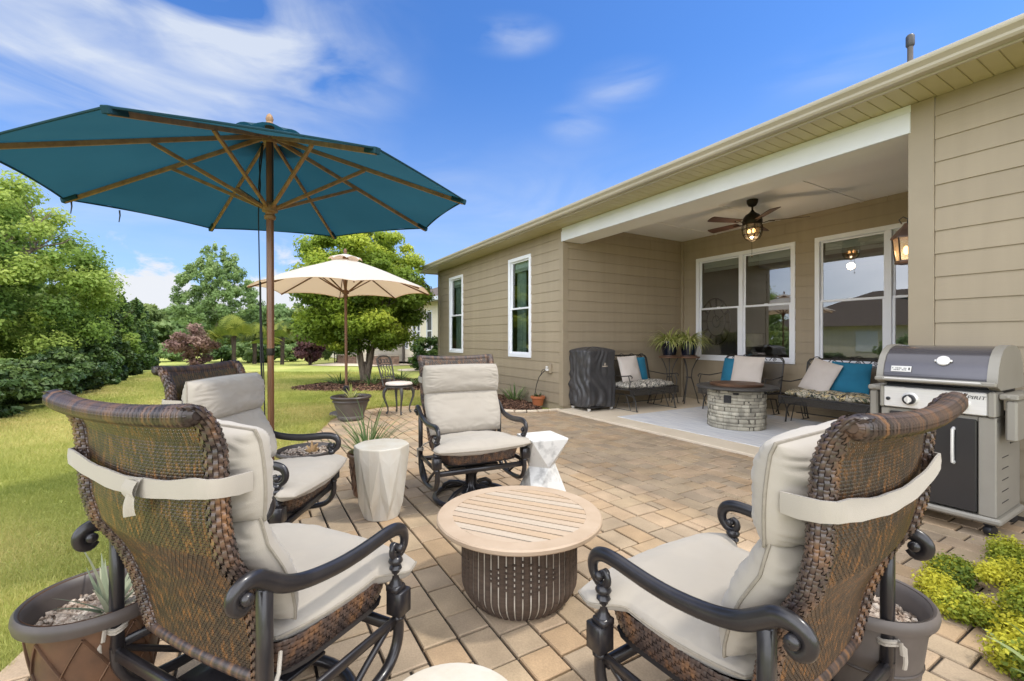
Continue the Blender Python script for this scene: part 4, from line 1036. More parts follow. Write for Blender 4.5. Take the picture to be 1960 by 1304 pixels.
def sag(q): return 1 - q * q
def make_chair(label, loc, rz, group):
    t = thing('wicker_armchair', label, 'armchair', loc, rz, group)
    # woven back
    def S(u, v):
        q = 2 * u - 1; z = ZB + v * (1.062 - ZB - .014 * sag(q)); x = q * (bw(z) - .038)
        return (x, by(z) - .026 * sag(q) * min(1, .5 + v), z)
    weave('back_panel', S, 72, 88, .0018, .86, .84, M['wicker'], t)
    # thick braided edges
    for sx in (-1, 1):
        def E(u, v, sx=sx):
            z = ZB + v * (1.080 - ZB); a = 2 * PI * u * -sx; cx = sx * (bw(z) - .026)
            return (cx + .026 * math.cos(a), by(z) + .002 + .021 * math.sin(a), z)
        e = weave('back_edge', E, 14, 56, .0026, .86, .50, M['wicker_edge'], t, wrap=True)
        mb = MB(); mb.grid(lambda u, v: tuple(Vector((sx * (bw(ZB + v * (1.07 - ZB)) - .026), by(ZB + v * (1.07 - ZB)) + .002, 0)) + Vector((.022 * math.cos(2 * PI * u), .018 * math.sin(2 * PI * u), ZB + v * (1.07 - ZB)))), 14, 20, wrapu=True)
        mb.build('core', M['wicker_core'], e)
    # rolled top rail wrapped with strands
    def TR(u, v):
        q = -1 + 2 * u; r_ = (.0225 + .003 * abs(q) ** 3) * (1 - .6 * abs(q) ** 30); a = 2 * PI * v
        return (q * .330, -.350 - .022 * sag(q) - r_ * math.cos(a), 1.062 - .014 * sag(q) + r_ * math.sin(a))
    tr_ = weave('top_rail', TR, 96, 9, .0011, .94, .55, M['roll'], t)
    pts = []; rr = []
    for k in range(33):
        q = -1 + 2 * k / 32; pts.append((q * .328, -.350 - .022 * sag(q), 1.062 - .014 * sag(q))); rr.append((.0215 + .003 * abs(q) ** 3) * (1 - .6 * abs(q) ** 30))
    mb = MB(); mb.tube(pts, rr, 14); mb.build('core', M['roll'], tr_)
    mb = MB(); mb.tube([(q * .26, by(.36) - .012 * sag(q), .360) for q in [-1 + k / 8 for k in range(17)]], .017, 12); mb.build('back_rail', M['roll'], t)
    # woven seat rim
    def rim(u):
        a = u * 2 * PI - PI / 2; p = 5.0; c, s = math.cos(a), math.sin(a); q = (abs(c) ** p + abs(s) ** p) ** (-1 / p)
        return .290 * c * q, .080 + .240 * s * q
    def Rm(u, v):
        x, y = rim(u); b = 1 - .10 * (1 - v) ** 2
        return (x * b, .080 + (y - .080) * b, .335 + v * .100)
    weave('seat_rim', Rm, 110, 7, .0028, .72, .85, M['wicker_edge'], t, wrap=True)
    mb = MB(); mb.grid(lambda u, v: (rim(u)[0] * .97 * (1 if v < .5 else .02), .080 + (rim(u)[1] - .080) * .97 * (1 if v < .5 else .02), (.338 if v == 0 else .418)), 40, 2, wrapu=True)
    mb.build('seat_deck', M['wicker_core'], t)
    # seat cushion
    c = cushion_mb(.300, .265, .048, 56, 56, .0085, 5, rc=.50, power=6, edge=.40, crown=.22, pipe=True, gather=.0020, wf=5)
    def ears(q):
        x, y, z = q; k = max(0, min(1, (y - .085) / .09)); k = k * k * (3 - 2 * k)
        return (x * (1 + .33 * k * min(1, abs(x) / .2)), y + .012 * k * (1 - (x / .32) ** 2), z - .012 * k * max(0, (y - .16) / .1))
    c.v = [ears(q) for q in c.v]; c._pipe = [ears(q) for q in c._pipe]
    seat = c.build('seat_cushion', M['fabric'], t, angle=80); seat.location = (0, .108, .452); seat.rotation_euler = (R(1.5), 0, 0)
    mb = MB(); mb.tube(c._pipe, .0042, 6, closed=True); mb.build('piping', M['piping'], seat)
    # back cushion: one cushion with a sewn crease between the head roll and the lower part
    def backcush(z0, z1, hx0, hx1, th, seed, ga):
        cu = cushion_mb(1, 1, th, 52, 44, .004, seed, rc=.16, power=5, edge=.5, crown=.15, pipe=True, gather=ga, wf=2.2)
        def wp(p):
            x, y, z = p; zz = z0 + (y + 1) / 2 * (z1 - z0); hx = hx0 + (hx1 - hx0) * (y + 1) / 2; q = x
            yb = by(min(zz, 1.0)) + .020 + th - .012 * sag(max(-1, min(1, q)))
            return (x * hx, yb + z, zz + z * .22)
        cu.v = [wp(p) for p in cu.v]; pp = [wp(p) for p in cu._pipe]
        return cu, pp
    c1, p1 = backcush(.478, .800, .298, .318, .068, 2, .0045)
    c2, p2 = backcush(.780, 1.008, .322, .320, .076, 3, .0048)
    bc = c1.build('back_cushion', M['fabric'], t, angle=80)
    mb = MB(); mb.tube(p1, .0042, 6, closed=True); mb.build('piping', M['piping'], bc)
    hc = c2.build('head_cushion', M['fabric'], t, angle=80)
    mb = MB(); mb.tube(p2, .0042, 6, closed=True); mb.build('piping', M['piping'], hc)
    # strap round the back
    sp = [(-.316, -.225, .890), (-.325, -.262, .893), (-.327, -.300, .897), (-.312, -.322, .899)] + [(q * .27, -.326 - .006 * sag(q), .896 - .026 * sag(q)) for q in [-1 + k / 6 for k in range(13)]] + [(.312, -.322, .899), (.327, -.300, .897), (.325, -.262, .893), (.316, -.225, .890)]
    mb = MB(); V = []; n = len(sp)
    for i, p in enumerate(sp):
        p = Vector(p); d = (Vector(sp[min(i + 1, n - 1)]) - Vector(sp[max(i - 1, 0)])).normalized(); nn = d.cross(Vector((0, 0, 1))).normalized() * .0025
        h = .0215 + .0015 * math.sin(i * 1.7); w_ = .002 * math.sin(i * 2.3)
        V += [tuple(p + nn + Vector((0, 0, -h))), tuple(p + nn * 1.6 + Vector((0, 0, w_))), tuple(p + nn + Vector((0, 0, h))), tuple(p - nn + Vector((0, 0, h))), tuple(p - nn + Vector((0, 0, -h)))]
    F = [(i * 5 + k, i * 5 + (k + 1) % 5, (i + 1) * 5 + (k + 1) % 5, (i + 1) * 5 + k) for i in range(n - 1) for k in range(5)]
    mb.add(V, F); mb.build('strap', M['fabric'], t, angle=60)
    # cast frame
    for sx in (-1, 1):
        X = .335 * sx
        mb = MB()
        ap = [(-.250, .632), (-.266, .620), (-.284, .630), (-.291, .650), (-.282, .668), (-.256, .678), (-.228, .672), (-.195, .648), (-.155, .622), (-.105, .604), (-.05, .594), (.02, .588), (.09, .589), (.15, .594), (.20, .599), (.245, .598), (.278, .585), (.293, .560), (.290, .532), (.272, .512), (.250, .508), (.234, .522), (.236, .541), (.250, .548)]
        ar = [.010, .013, .015, .016, .018, .020, .021, .0215, .022, .022, .022, .022, .022, .022, .022, .0215, .020, .018, .0165, .015, .0135, .012, .011, .010]
        # smooth the key points
        def cr_(P, r, k=3):
            o = []; q = []
            for i in range(len(P) - 1):
                p0, p1_, p2_, p3 = P[max(i - 1, 0)], P[i], P[i + 1], P[min(i + 2, len(P) - 1)]
                for s in range(k):
                    u = s / k
                    o.append(tuple(.5 * ((2 * p1_[c]) + (-p0[c] + p2_[c]) * u + (2 * p0[c] - 5 * p1_[c] + 4 * p2_[c] - p3[c]) * u * u + (-p0[c] + 3 * p1_[c] - 3 * p2_[c] + p3[c]) * u ** 3) for c in range(2))); q.append(r[i] + (r[i + 1] - r[i]) * u)
            o.append(P[-1]); q.append(r[-1]); return o, q
        P2, r2 = cr_(ap, ar)
        path = [(X + sx * .012 * max(0, min(1, (-.1 - y) / .15)), y, z) for y, z in P2]
        mb.tube(path, r2, 12, flat=(1.0, .74))
        # raised flute along the top of the arm
        mb.tube([(p[0], p[1], p[2] + .0172) for p in path[22:48]], .0075, 6, flat=(.5, 1))
        for (yy, zz, rad) in ((-.266, .648, .014), (.256, .536, .013)):
            b0 = MB(); b0.lathe([(.001, -.025), (rad * .6, -.025), (rad, -.020), (rad, .020), (rad * .6, .025), (.001, .025)], 14, cap=False); mb.addm(b0.v, b0.f, Matrix.Translation((X + (sx * .012 if yy < 0 else 0), yy, zz)) @ Matrix.Rotation(PI / 2, 4, 'Y'))
        mb.build('arm', M['metal_dark'], t, angle=50)
        mb = MB()   # turned front post
        mb.lathe([(.012, .512), (.020, .505), (.024, .496), (.020, .488), (.013, .484), (.019, .478), (.021, .472), (.015, .464), (.012, .446), (.015, .430), (.020, .424), (.022, .417)], 14, c=(X, .250, 0))
        mb.box(X - .024, X + .024, .226, .274, .398, .420, c=.005)
        mb.box(X - .029 + sx * .004, X + .029 + sx * .004, .231, .289, .322, .400, c=.0035); mb.box(X - .019 + sx * .004, X + .019 + sx * .004, .241, .279, .399, .405, c=.003)
        mb.lathe([(.017, .300), (.022, .306), (.022, .312), (.015, .320), (.015, .326)], 14, c=(X + sx * .004, .260, 0))
        sp2 = [(.262, .302), (.264, .262), (.256, .222), (.232, .186), (.192, .162), (.12, .148), (.03, .142), (-.06, .144), (-.13, .156), (-.17, .182), (-.193, .215), (-.205, .255), (-.208, .30)]
        P3, r3 = cr_(sp2, [.019] * 13)
        mb.tube([(X, y, z) for y, z in P3], r3, 10, flat=(.95, .85))
        mb.build('leg', M['metal_dark'], t, angle=50)
        mb = MB(); mb.box(X - .015, X + .015, -.222, -.192, .285, .640, c=.004); mb.box(X - .008, X + .008, -.192, .245, .288, .318, c=.004)
        mb.tube([(X, -.21, .30), (X, -.12, .24), (X, .0, .16)], .010, 8); mb.tube([(X, .22, .30), (X, .12, .24), (X, .0, .16)], .010, 8)
        mb.build('side_frame', M['metal_dark'], t, angle=50)
    mb = MB(); mb.box(-.326, .326, .238, .262, .262, .298, c=.005); mb.box(-.326, .326, -.218, -.194, .262, .296, c=.005); mb.box(-.08, .08, -.22, .238, .255, .270, c=.003); mb.box(-.2, .2, -.05, .09, .250, .262, c=.003)
    mb.build('cross_rail', M['metal_dark'], t, angle=50)
    mb = MB(); mb.lathe([(.085, .05), (.075, .062), (.045, .085), (.034, .12), (.030, .17), (.036, .21), (.055, .235), (.075, .252)], 18, c=(0, .02, 0))
    for k in range(8):
        a = 2 * PI * k / 8; mb.tube([(.08 * math.cos(a), .02 + .08 * math.sin(a), .25), (.036 * math.cos(a), .02 + .036 * math.sin(a), .18), (.04 * math.cos(a), .02 + .04 * math.sin(a), .11), (.085 * math.cos(a), .02 + .085 * math.sin(a), .06)], .008, 6)
    ring = [(.275 * math.cos(2 * PI * k / 48), .02 + .275 * math.sin(2 * PI * k / 48), .022) for k in range(48)]; mb.tube(ring, .019, 10, closed=True)
    for k in range(4):
        a = 2 * PI * k / 4 + .6; mb.tube([(q * math.cos(a), .02 + q * math.sin(a), z) for q, z in ((.05, .095), (.12, .10), (.20, .088), (.255, .058), (.275, .024))], [.016, .016, .017, .018, .018], 8)
    mb.build('swivel_base', M['metal_dark'], t, angle=50)
    # cushion ties knotted round the rear posts
    for sx in (-1, 1):
        mb = MB(); X = .338 * sx
        for r_, z_ in ((.022, .352), (.024, .362)): mb.tube([(X + r_ * math.cos(2 * PI * k / 12), -.206 + r_ * math.sin(2 * PI * k / 12), z_ + .004 * math.sin(k)) for k in range(12)], .0055, 6, closed=True)
        mb.tube([(X, -.230, .36), (X + sx * .012, -.242, .345), (X + sx * .010, -.244, .31), (X + sx * .016, -.240, .285)], .006, 6, flat=(1, .5)); mb.tube([(X, -.228, .362), (X - sx * .014, -.240, .37), (X - sx * .010, -.242, .335)], .006, 6, flat=(1, .5))
        mb.tube([(X, -.20, .36), (X * .95, -.16, .40), (X * .85, -.13, .425)], .005, 6)
        mb.build('tie', M['fabric'], t)
    return t
CG = 'wicker swivel rockers round the teak table'
ch1 = make_chair('wicker armchair seen from behind with knotted strap, beside the lattice planter', (-.79, 1.369, 0), R(64.3 - 90), CG)
ch2 = dup(ch1, (-1.40, 2.50, 0), R(.3 - 90), 'wicker armchair in front of the teal umbrella pole, facing the cream stool', CG)
ch3 = dup(ch1, (-.323, 3.428, 0), R(-64.5 - 90), 'wicker armchair facing the teak table from the far side, between two pale stools', CG)
ch4 = dup(ch1, (.681, 1.258, 0), R(123.6 - 90), 'wicker armchair seen from behind nearest the gas grill', CG)
mb = MB()   # loose knotted strap end on the first chair
yb = -.334
mb.grid(lambda u, v: (.075 + (u - .5) * (.032 + .020 * v) - .018 * v, yb - .006 - .012 * math.sin(v * 2.5) - .004 * math.sin(u * 6), .885 - .085 * v + .012 * u), 6, 8)
mb.grid(lambda u, v: (.06 + (u - .5) * .05, yb - .010 - .010 * math.sin(v * PI), .845 + .045 * v), 6, 6)
mb.build('strap_end', M['fabric'], ch1, angle=70)

# ------------------------------------------------------------------ round teak table
tt = thing('coffee_table', 'low round table with slatted teak top on a dark rope drum', 'table', (.035, 2.135, 0), R(-24))
RT = .392; zt = .385
mb = MB(); mb.lathe([(RT - .075, zt - .026), (RT - .006, zt - .026), (RT, zt - .020), (RT, zt - .006), (RT - .006, zt), (RT - .075, zt), (RT - .075, zt - .026)], 72, cap=False); top = mb.build('tabletop', M['teak2'], tt, angle=30)
mb = MB(); rin = RT - .073; y = -rin + .004; k = 0; pitch = 2 * rin / 12
for k in range(12):
    ya = -rin + k * pitch + .0045; ybb = -rin + (k + 1) * pitch - .0045
    xa = math.sqrt(max(0, rin * rin - ya * ya)); xb = math.sqrt(max(0, rin * rin - ybb * ybb)); z0, z1 = zt - .022, zt - .0015
    vs = [(-xa, ya, z0), (xa, ya, z0), (xb, ybb, z0), (-xb, ybb, z0), (-xa, ya, z1), (xa, ya, z1), (xb, ybb, z1), (-xb, ybb, z1)]
    o = MB(); o.add(vs, [(3, 2, 1, 0), (4, 5, 6, 7), (0, 1, 5, 4), (1, 2, 6, 5), (2, 3, 7, 6), (3, 0, 4, 7)])
    sc = rng.random()
    if k == 0: slat_m = [mat('teak_slat_a', (.52, .405, .295), .55, (.43, .325, .23), sc=5, stretch=(1.2, 16, 1), detail=8, lo=.25, hi=.75), mat('teak_slat_b', (.52, .385, .26), .55, (.42, .30, .195), sc=5, stretch=(1.2, 16, 1), detail=8, lo=.25, hi=.75), mat('teak_slat_c', (.52, .43, .335), .6, (.43, .35, .265), sc=5, stretch=(1.2, 16, 1), detail=8, lo=.25, hi=.75)]
    o.build('slat', slat_m[[0, 2, 1, 0, 2, 0, 1, 0, 1, 2, 0, 1][k]], tt, smooth=False)
mb = MB(); mb.lathe([(rin, zt - .03), (rin, zt - .024)], 40); mb.build('underframe', M['soil'], tt)
def drumr(z): return .272 if z > .10 else .272 - .055 * ((.10 - z) / .10) ** 2.0
NS = 48
mb = MB(); prof = [(drumr(z) - .005, z) for z in [0, .01, .02, .04, .06, .08, .10, .2, .3, .358]]
mb.lathe(prof, 48); mb.build('core', M['rope_light'], tt)
mb = MB()
for k in range(NS):
    a = 2 * PI * k / NS; da = PI / NS * .85
    vs = []; zz = [0, .012, .03, .05, .07, .09, .12, .2, .28, .357]
    for z in zz:
        r = drumr(z)
        for q, e in ((-1, -.004), (-.6, .002), (0, .004), (.6, .002), (1, -.004)): vs.append(((r + e) * math.cos(a + q * da), (r + e) * math.sin(a + q * da), z))
    mb.add(vs, [(i * 5 + j, i * 5 + j + 1, (i + 1) * 5 + j + 1, (i + 1) * 5 + j) for i in range(len(zz) - 1) for j in range(4)])
mb.build('rope_panel', M['rope'], tt, angle=60)
# crossing ropes that break the light lines into a diamond of dashes
for c0 in (39, 27, 15, 3):
    mb = MB()
    for k in range(NS):
        a = 2 * PI * (k + .5) / NS
        d = abs((k - c0 + NS // 2) % NS - NS // 2)
        if d < 5:
            hh = (5.5 - d) * .0135
            n = int(hh * 2 / .026) + 1
            for i in range(n + 1):
                z = .205 - hh + 2 * hh * i / max(n, 1); r = drumr(z)
                M0 = Matrix.Rotation(a, 4, 'Z') @ Matrix.Translation((r - .001, 0, z)); mb.box(-.006, .005, -.009, .009, -.004, .004, M0, c=.0015)
    mb.build('rope_crossing', M['rope'], tt)

# ------------------------------------------------------------------ pale stools
def facet_stool(label, x, y, rz):
    t = MB(); n = 8
    rings = [(.120, 0, 0, 1.0), (.132, 0, .004, 1.0), (.172, .5, .20, .90), (.180, 0, .40, .93), (.184, 0, .475, .965), (.178, 0, .486, .965)]
    def ring(r, z, alt, ph):
        out = []
        for k in range(2 * n):
            a = PI * k / n + ph; q = r * (1 if k % 2 == 0 else alt); out.append((q * math.cos(a), q * math.sin(a), z))
        return out
    def lv(re, ze, ro, zo): return [((re if k % 2 == 0 else ro) * math.cos(PI * k / n), (re if k % 2 == 0 else ro) * math.sin(PI * k / n), ze if k % 2 == 0 else zo) for k in range(2 * n)]
    # long facets running from the scalloped rim down to the foot
    L = [lv(.118, 0, .120, 0), lv(.145, .19, .156, .10), lv(.186, .445, .175, .375), lv(.185, .484, .177, .484), lv(.181, .490, .174, .490)]
    V = [p for r_ in L for p in r_]; m = 2 * n; F = []
    for i in range(len(L) - 1):
        for k in range(m):
            a, b, c, d = i * m + k, i * m + (k + 1) % m, (i + 1) * m + (k + 1) % m, (i + 1) * m + k
            if k % 2: F += [(a, b, c), (a, c, d)]
            else: F += [(a, b, d), (b, c, d)]
    F.append(tuple((len(L) - 1) * m + k for k in range(m))); F.append(tuple(range(m - 1, -1, -1)))
    t.add(V, F); o = t.build('garden_stool', M['stone_cream'], None, smooth=False); o.location = (x, y, 0); o.rotation_euler = (0, 0, rz)
    md = o.modifiers.new('soft', 'BEVEL'); md.width = .003; md.segments = 2; md.limit_method = 'ANGLE'
    return tag(o, label, 'stool')
facet_stool('tall cream faceted stool between the wicker chair and the grass pot', -.90, 3.07, .2)
mb = MB(); mb.lathe([(.11, 0), (.125, .03), (.150, .16), (.156, .40), (.158, .435), (.154, .447), (.146, .450)], 48); o = mb.build('garden_stool', M['stone_cream'], None, angle=40); o.location = (-.128, .905, 0)
tag(o, 'round topped cream stool cropped at the bottom between the two front armchairs', 'stool')
mb = MB()
def sq(h, z, ph): return [(h * math.cos(PI / 4 + PI / 2 * k + ph), h * math.sin(PI / 4 + PI / 2 * k + ph), z) for k in range(4)]
A = sq(.212, .46, 0); A0 = sq(.212, .448, 0); Bm = sq(.115, .235, PI / 4); Cb = sq(.215, 0, 0)
V = A + A0 + Bm + Cb; F = [(0, 1, 2, 3)] + [(4 + k, 4 + (k + 1) % 4, (k + 1) % 4, k) for k in range(4)]
for k in range(4):
    k2 = (k + 1) % 4
    F += [(4 + k2, 4 + k, 8 + k), (4 + k2, 8 + k, 8 + k2), (12 + k, 12 + k2, 8 + k), (12 + k2, 8 + k2, 8 + k)]
mb.add(V, F); o = mb.build('hourglass_stool', M['marble'], None, smooth=False); o.location = (.235, 3.47, 0); o.rotation_euler[2] = R(22.7); md = o.modifiers.new('soft', 'BEVEL'); md.width = .003; md.segments = 2; md.limit_method = 'ANGLE'
tag(o, 'marbled hourglass stool with square top beside the far wicker armchair', 'stool')

# ------------------------------------------------------------------ umbrellas
def umbrella(label, x, y, R0, yaw, zr, zh, tilt, mc, mp, mr, zs, rs, pr, lean, vent_r, vent_h, ties, scallop=.0, dome=.0):
    t = thing('patio_umbrella', label, 'umbrella', (x, y, 0))
    tx, ty = tilt
    def T(px, py, pz): return (px + lean[0] * pz / zh, py + lean[1] * pz / zh, pz + tx * px + ty * py)
    A = [R(yaw - 45 * k) for k in range(8)]
    rv = .12
    def zrib(r): return zh - (zh - zr) * (r / R0)
    mb = MB()
    for k in range(8):
        a0, a1 = A[k], A[(k + 1) % 8]; nu, nv = 12, 14; V = []
        for j in range(nv + 1):
            f = j / nv; r = rv + (R0 - rv) * f
            for i in range(nu + 1):
                u = i / nu; px = (math.cos(a0) * (1 - u) + math.cos(a1) * u) * r; py = (math.sin(a0) * (1 - u) + math.sin(a1) * u) * r
                sg = 4 * u * (1 - u)
                inn = 1 - .010 * sg * f ** 3   # hem cut slightly inwards
                V.append(T(px * inn, py * inn, zrib(r) + dome * math.sin(PI * f) + .020 - .030 * sg * f * (1 - f) * 2 + .012 * sg * f ** 2 + scallop * sg * f + .014 * sg * noise.noise(Vector((px * 3, py * 3, 2.0)))))
        mb.add(V, [(j * (nu + 1) + i, j * (nu + 1) + i + 1, (j + 1) * (nu + 1) + i + 1, (j + 1) * (nu + 1) + i) for j in range(nv) for i in range(nu)])
    cn = mb.build('canopy', mc, t, angle=25)
    mb = MB(); hem = []
    for k in range(8):
        a0, a1 = A[k], A[(k + 1) % 8]
        for i in range(12):
            u = i / 12; sg = 4 * u * (1 - u); q = (1 - .010 * sg) * R0
            hem.append(T((math.cos(a0) * (1 - u) + math.cos(a1) * u) * q, (math.sin(a0) * (1 - u) + math.sin(a1) * u) * q, zrib(R0) + .018 + .012 * sg + scallop * sg))
    mb.tube(hem, .006, 5, closed=True); mb.build('hem', mc, cn)
    mb = MB()
    for k in range(8):
        a0, a1 = A[k], A[(k + 1) % 8]; V = []
        for j in range(5):
            f = j / 4; r = .02 + (vent_r - .02) * f
            for i in range(7):
                u = i / 6; px = (math.cos(a0) * (1 - u) + math.cos(a1) * u) * r; py = (math.sin(a0) * (1 - u) + math.sin(a1) * u) * r; sg = 4 * u * (1 - u)
                V.append(T(px, py, zh + .070 - vent_h * f ** 1.3 + .035 * sg * f ** 2))
        mb.add(V, [(j * 7 + i, j * 7 + i + 1, (j + 1) * 7 + i + 1, (j + 1) * 7 + i) for j in range(4) for i in range(6)])
    mb.build('vent_cap', mc, t, angle=30)
    for k in range(8):
        a = A[k]; c, s = math.cos(a), math.sin(a); mb = MB()
        P = Vector(T(c * .035, s * .035, zrib(.035))); Q = Vector(T(c * (R0 - .01), s * (R0 - .01), zrib(R0) + .002)); mb.bar(P, Q, pr * .75, pr * 1.25, .002)
        rb = mb.build('rib', mr, t, smooth=False)
        if ties is not None:
            mb = MB(); q0 = R0 * .93; mb.bar(T(c * q0, s * q0, zrib(q0) + .004), T(c * (R0 + .008), s * (R0 + .008), zrib(R0) + .004), pr * 1.5, pr * 1.5, .003); mb.build('pocket', mc, rb, smooth=False)
        mb = MB(); off = pr * .35
        mb.bar(T(c * .045, s * .045, zs), T(c * rs, s * rs, zrib(rs) - .012), pr * .9, pr * 1.0, .002); mb.build('strut', mr, t, smooth=False)
    mb = MB(); mb.lathe([(.02, zh - .05), (.045, zh - .045), (.048, zh + .0), (.03, zh + .03), (.03, zh + .07)], 16); mb.lathe([(.02, zh + .08), (.03, zh + .085), (.020, zh + .10), (.026, zh + .12), (.018, zh + .145), (.003, zh + .16)], 14)
    for p in range(len(mb.v)): mb.v[p] = T(*mb.v[p])
    mb.build('finial', mr, t)
    mb = MB(); mb.lathe([(.024, zs - .085), (.036, zs - .08), (.038, zs - .06), (.030, zs - .05), (.030, zs - .035), (.050, zs - .028), (.054, zs + .01), (.040, zs + .03), (.028, zs + .035)], 20)
    for p in range(len(mb.v)): mb.v[p] = T(*mb.v[p])
    mb.build('runner', mr, t)
    return t, T, A, zrib
t, T, A, zrib = umbrella('teal market umbrella with wooden ribs on a tall wooden pole', -1.707, 3.15, 1.375, -41.2, 2.185, 2.655, (.014, .041), M['teal'], M['pole'], M['rib'], 2.145, .66, .022, (-.012, 0), .25, .10, 1)
mb = MB(); mb.tube([T(0, 0, 0.02), T(0, 0, 1.12)], .0215, 18); mb.build('pole', M['pole'], t, label='lower darker half of the pole')
mb = MB(); mb.tube([T(0, 0, 1.12), T(0, 0, 1.9), T(0, 0, 2.66)], .0245, 18); mb.build('pole', M['pole'], t)
mb = MB(); mb.lathe([(.026, 1.10), (.027, 1.105), (.027, 1.145), (.026, 1.15)], 18)
for p in range(len(mb.v)): mb.v[p] = T(*mb.v[p])
mb.build('joint_sleeve', M['brass'], t)
mb = MB()
mb.tube([T(-.035, -.03, 2.60), T(-.055, -.035, 2.45), T(-.05, -.03, 2.3), T(-.065, -.03, 2.1), T(-.06, -.03, 1.7), T(-.045, -.03, 1.3), T(-.03, -.03, .9), T(-.028, -.025, .45)], .0045, 6)
mb.tube([T(-.03, -.03, 2.58), T(-.045, -.04, 2.4), T(-.06, -.035, 2.28), T(-.04, -.03, 2.18)], .0055, 6); mb.tube([T(.033, -.028, 2.6), T(.036, -.03, 2.4), T(.035, -.03, 2.18)], .0045, 6)
mb.tube([T(-.055, -.03, 1.62), T(-.052, -.03, 1.1), T(-.040, -.03, .8)], .0075, 6)
mb.build('pulley_cord', M['cord'], t)
mb = MB(); mb.lathe([(.26, 0.005), (.26, .05), (.20, .075), (.05, .085), (.035, .10), (.03, .34), (.026, .35)], 28); mb.build('base', M['metal_dark'], t)
for k, u in ((3, .02), (3, .30)):
    a0, a1 = A[k], A[(k + 1) % 8]; q = 1.35; px = (math.cos(a0) * (1 - u) + math.cos(a1) * u) * q; py = (math.sin(a0) * (1 - u) + math.sin(a1) * u) * q
    mb = MB(); p = Vector(T(px, py, zrib(1.37) + .01)); mb.tube([p, p + Vector((.004, 0, -.04)), p + Vector((-.004, 0, -.09))], [.007, .006, .004], 6, flat=(1, .3)); mb.build('tie', M['cord'], t)
t, T, A, zrib = umbrella('beige market umbrella standing beyond the chairs in front of the yellow-green tree', -2.645, 7.1, 1.36, -20, 1.965, 2.50, (0, .0), M['beige'], M['pole_old'], M['pole_old'], 1.96, .55, .018, (-.02, 0), .26, .10, None, .035, .03)
mb = MB(); mb.tube([T(0, 0, .05), T(0, 0, 1.2), T(0, 0, 2.5)], .021, 14); mb.build('pole', M['pole_old'], t)
mb = MB(); mb.lathe([(.25, .0), (.26, .02), (.25, .045), (.20, .06), (.06, .08), (.035, .12), (.032, .38), (.045, .40), (.045, .45), (.03, .47)], 24); mb.build('base', M['pot_taupe'], t)
mb = MB(); b0 = MB(); b0.lathe([(.01, 0), (.035, .005), (.04, .02), (.03, .035), (.01, .04)], 12); mb.addm(b0.v, b0.f, Matrix.Translation((.0, -.03, .43)) @ Matrix.Rotation(PI / 2, 4, 'X')); mb.build('knob', M['cord'], t)

# ------------------------------------------------------------------ gas grill
g = hthing('gas_grill', 'grey gas grill with dark lid, steel control panel and two knobs', 'grill', -1.115, 4.15)
mb = MB(); mb.box(-.31, .31, -.28, .25, .085, .125, c=.012); mb.box(-.285, -.235, -.262, .24, .125, .735, c=.006); mb.box(.205, .285, -.262, .24, .125, .735, c=.006); mb.box(-.285, .285, .225, .24, .125, .72); mb.box(-.285, .285, -.25, .24, .70, .735, c=.004)
mb.build('cart', M['grey_plastic'], g, smooth=False)
mb = MB()
for i in range(3):
    for j in range(3): mb.box(.2855, .288, .02 + j * .03, .042 + j * .03, .60 - i * .025, .610 - i * .025)
for i in range(5): mb.box(.2855, .2875, -.15, -.02, .20 + i * .07, .204 + i * .07)
mb.build('vent_slot', M['black_plastic'], g, smooth=False)
mb = MB(); mb.box(-.232, .202, -.276, -.255, .14, .715, c=.005); dr = mb.build('door', M['grill_door'], g, smooth=False)
mb = MB(); mb.tube([(.10, -.278, .645), (.10, -.300, .64), (.10, -.304, .56), (.10, -.304, .49), (.10, -.300, .435), (.10, -.278, .43)], .009, 8, flat=(1.5, 1)); mb.build('handle', M['steel'], dr)
mb = MB(); mb.box(-.262, .250, -.285, -.15, .744, .885, Matrix.Translation((0, 0, 0)), c=.006); pn = mb.build('control_panel', M['steel'], g, smooth=False)
for q in ((-.285, -.263), (.251, .288)):
    mb = MB(); mb.box(*q, -.288, -.12, .738, .892, c=.008); mb.build('end_cap', M['grey_plastic'], pn, smooth=False)
for x in (-.115, .135):
    kb = MB(); b0 = MB(); b0.lathe([(.045, 0), (.045, .008), (.038, .012), (.036, .014)], 28); kb.addm(b0.v, b0.f, Matrix.Translation((x, -.285, .808)) @ Matrix.Rotation(PI / 2, 4, 'X')); bz = kb.build('knob', M['steel'], g, angle=30)
    kb = MB(); b0 = MB(); b0.lathe([(.034, .012), (.033, .036), (.028, .040), (.001, .040)], 24, cap=False); kb.addm(b0.v, b0.f, Matrix.Translation((x, -.285, .806)) @ Matrix.Rotation(PI / 2, 4, 'X')); kb.build('grip', M['black_plastic'], bz, angle=30)
    kb = MB(); kb.box(x - .006, x + .006, -.334, -.325, .780, .832, c=.003); b0 = MB(); b0.lathe([(.020, .0405), (.020, .0425), (.001, .043)], 20, cap=False); kb.addm(b0.v, b0.f, Matrix.Translation((x, -.285, .806)) @ Matrix.Rotation(PI / 2, 4, 'X')); kb.build('pointer', M['steel'], bz, smooth=False)
mb = MB(); b0 = MB(); b0.lathe([(.012, 0), (.012, .008), (.004, .012)], 14); mb.addm(b0.v, b0.f, Matrix.Translation((-.235, -.285, .80)) @ Matrix.Rotation(PI / 2, 4, 'X')); mb.build('ignition_button', M['black_plastic'], g)
text('SPIRIT', .030, (.195, -.2862, .852), (PI / 2, 0, 0), M['black_plastic'], g, sx=1.25, shear=.2)
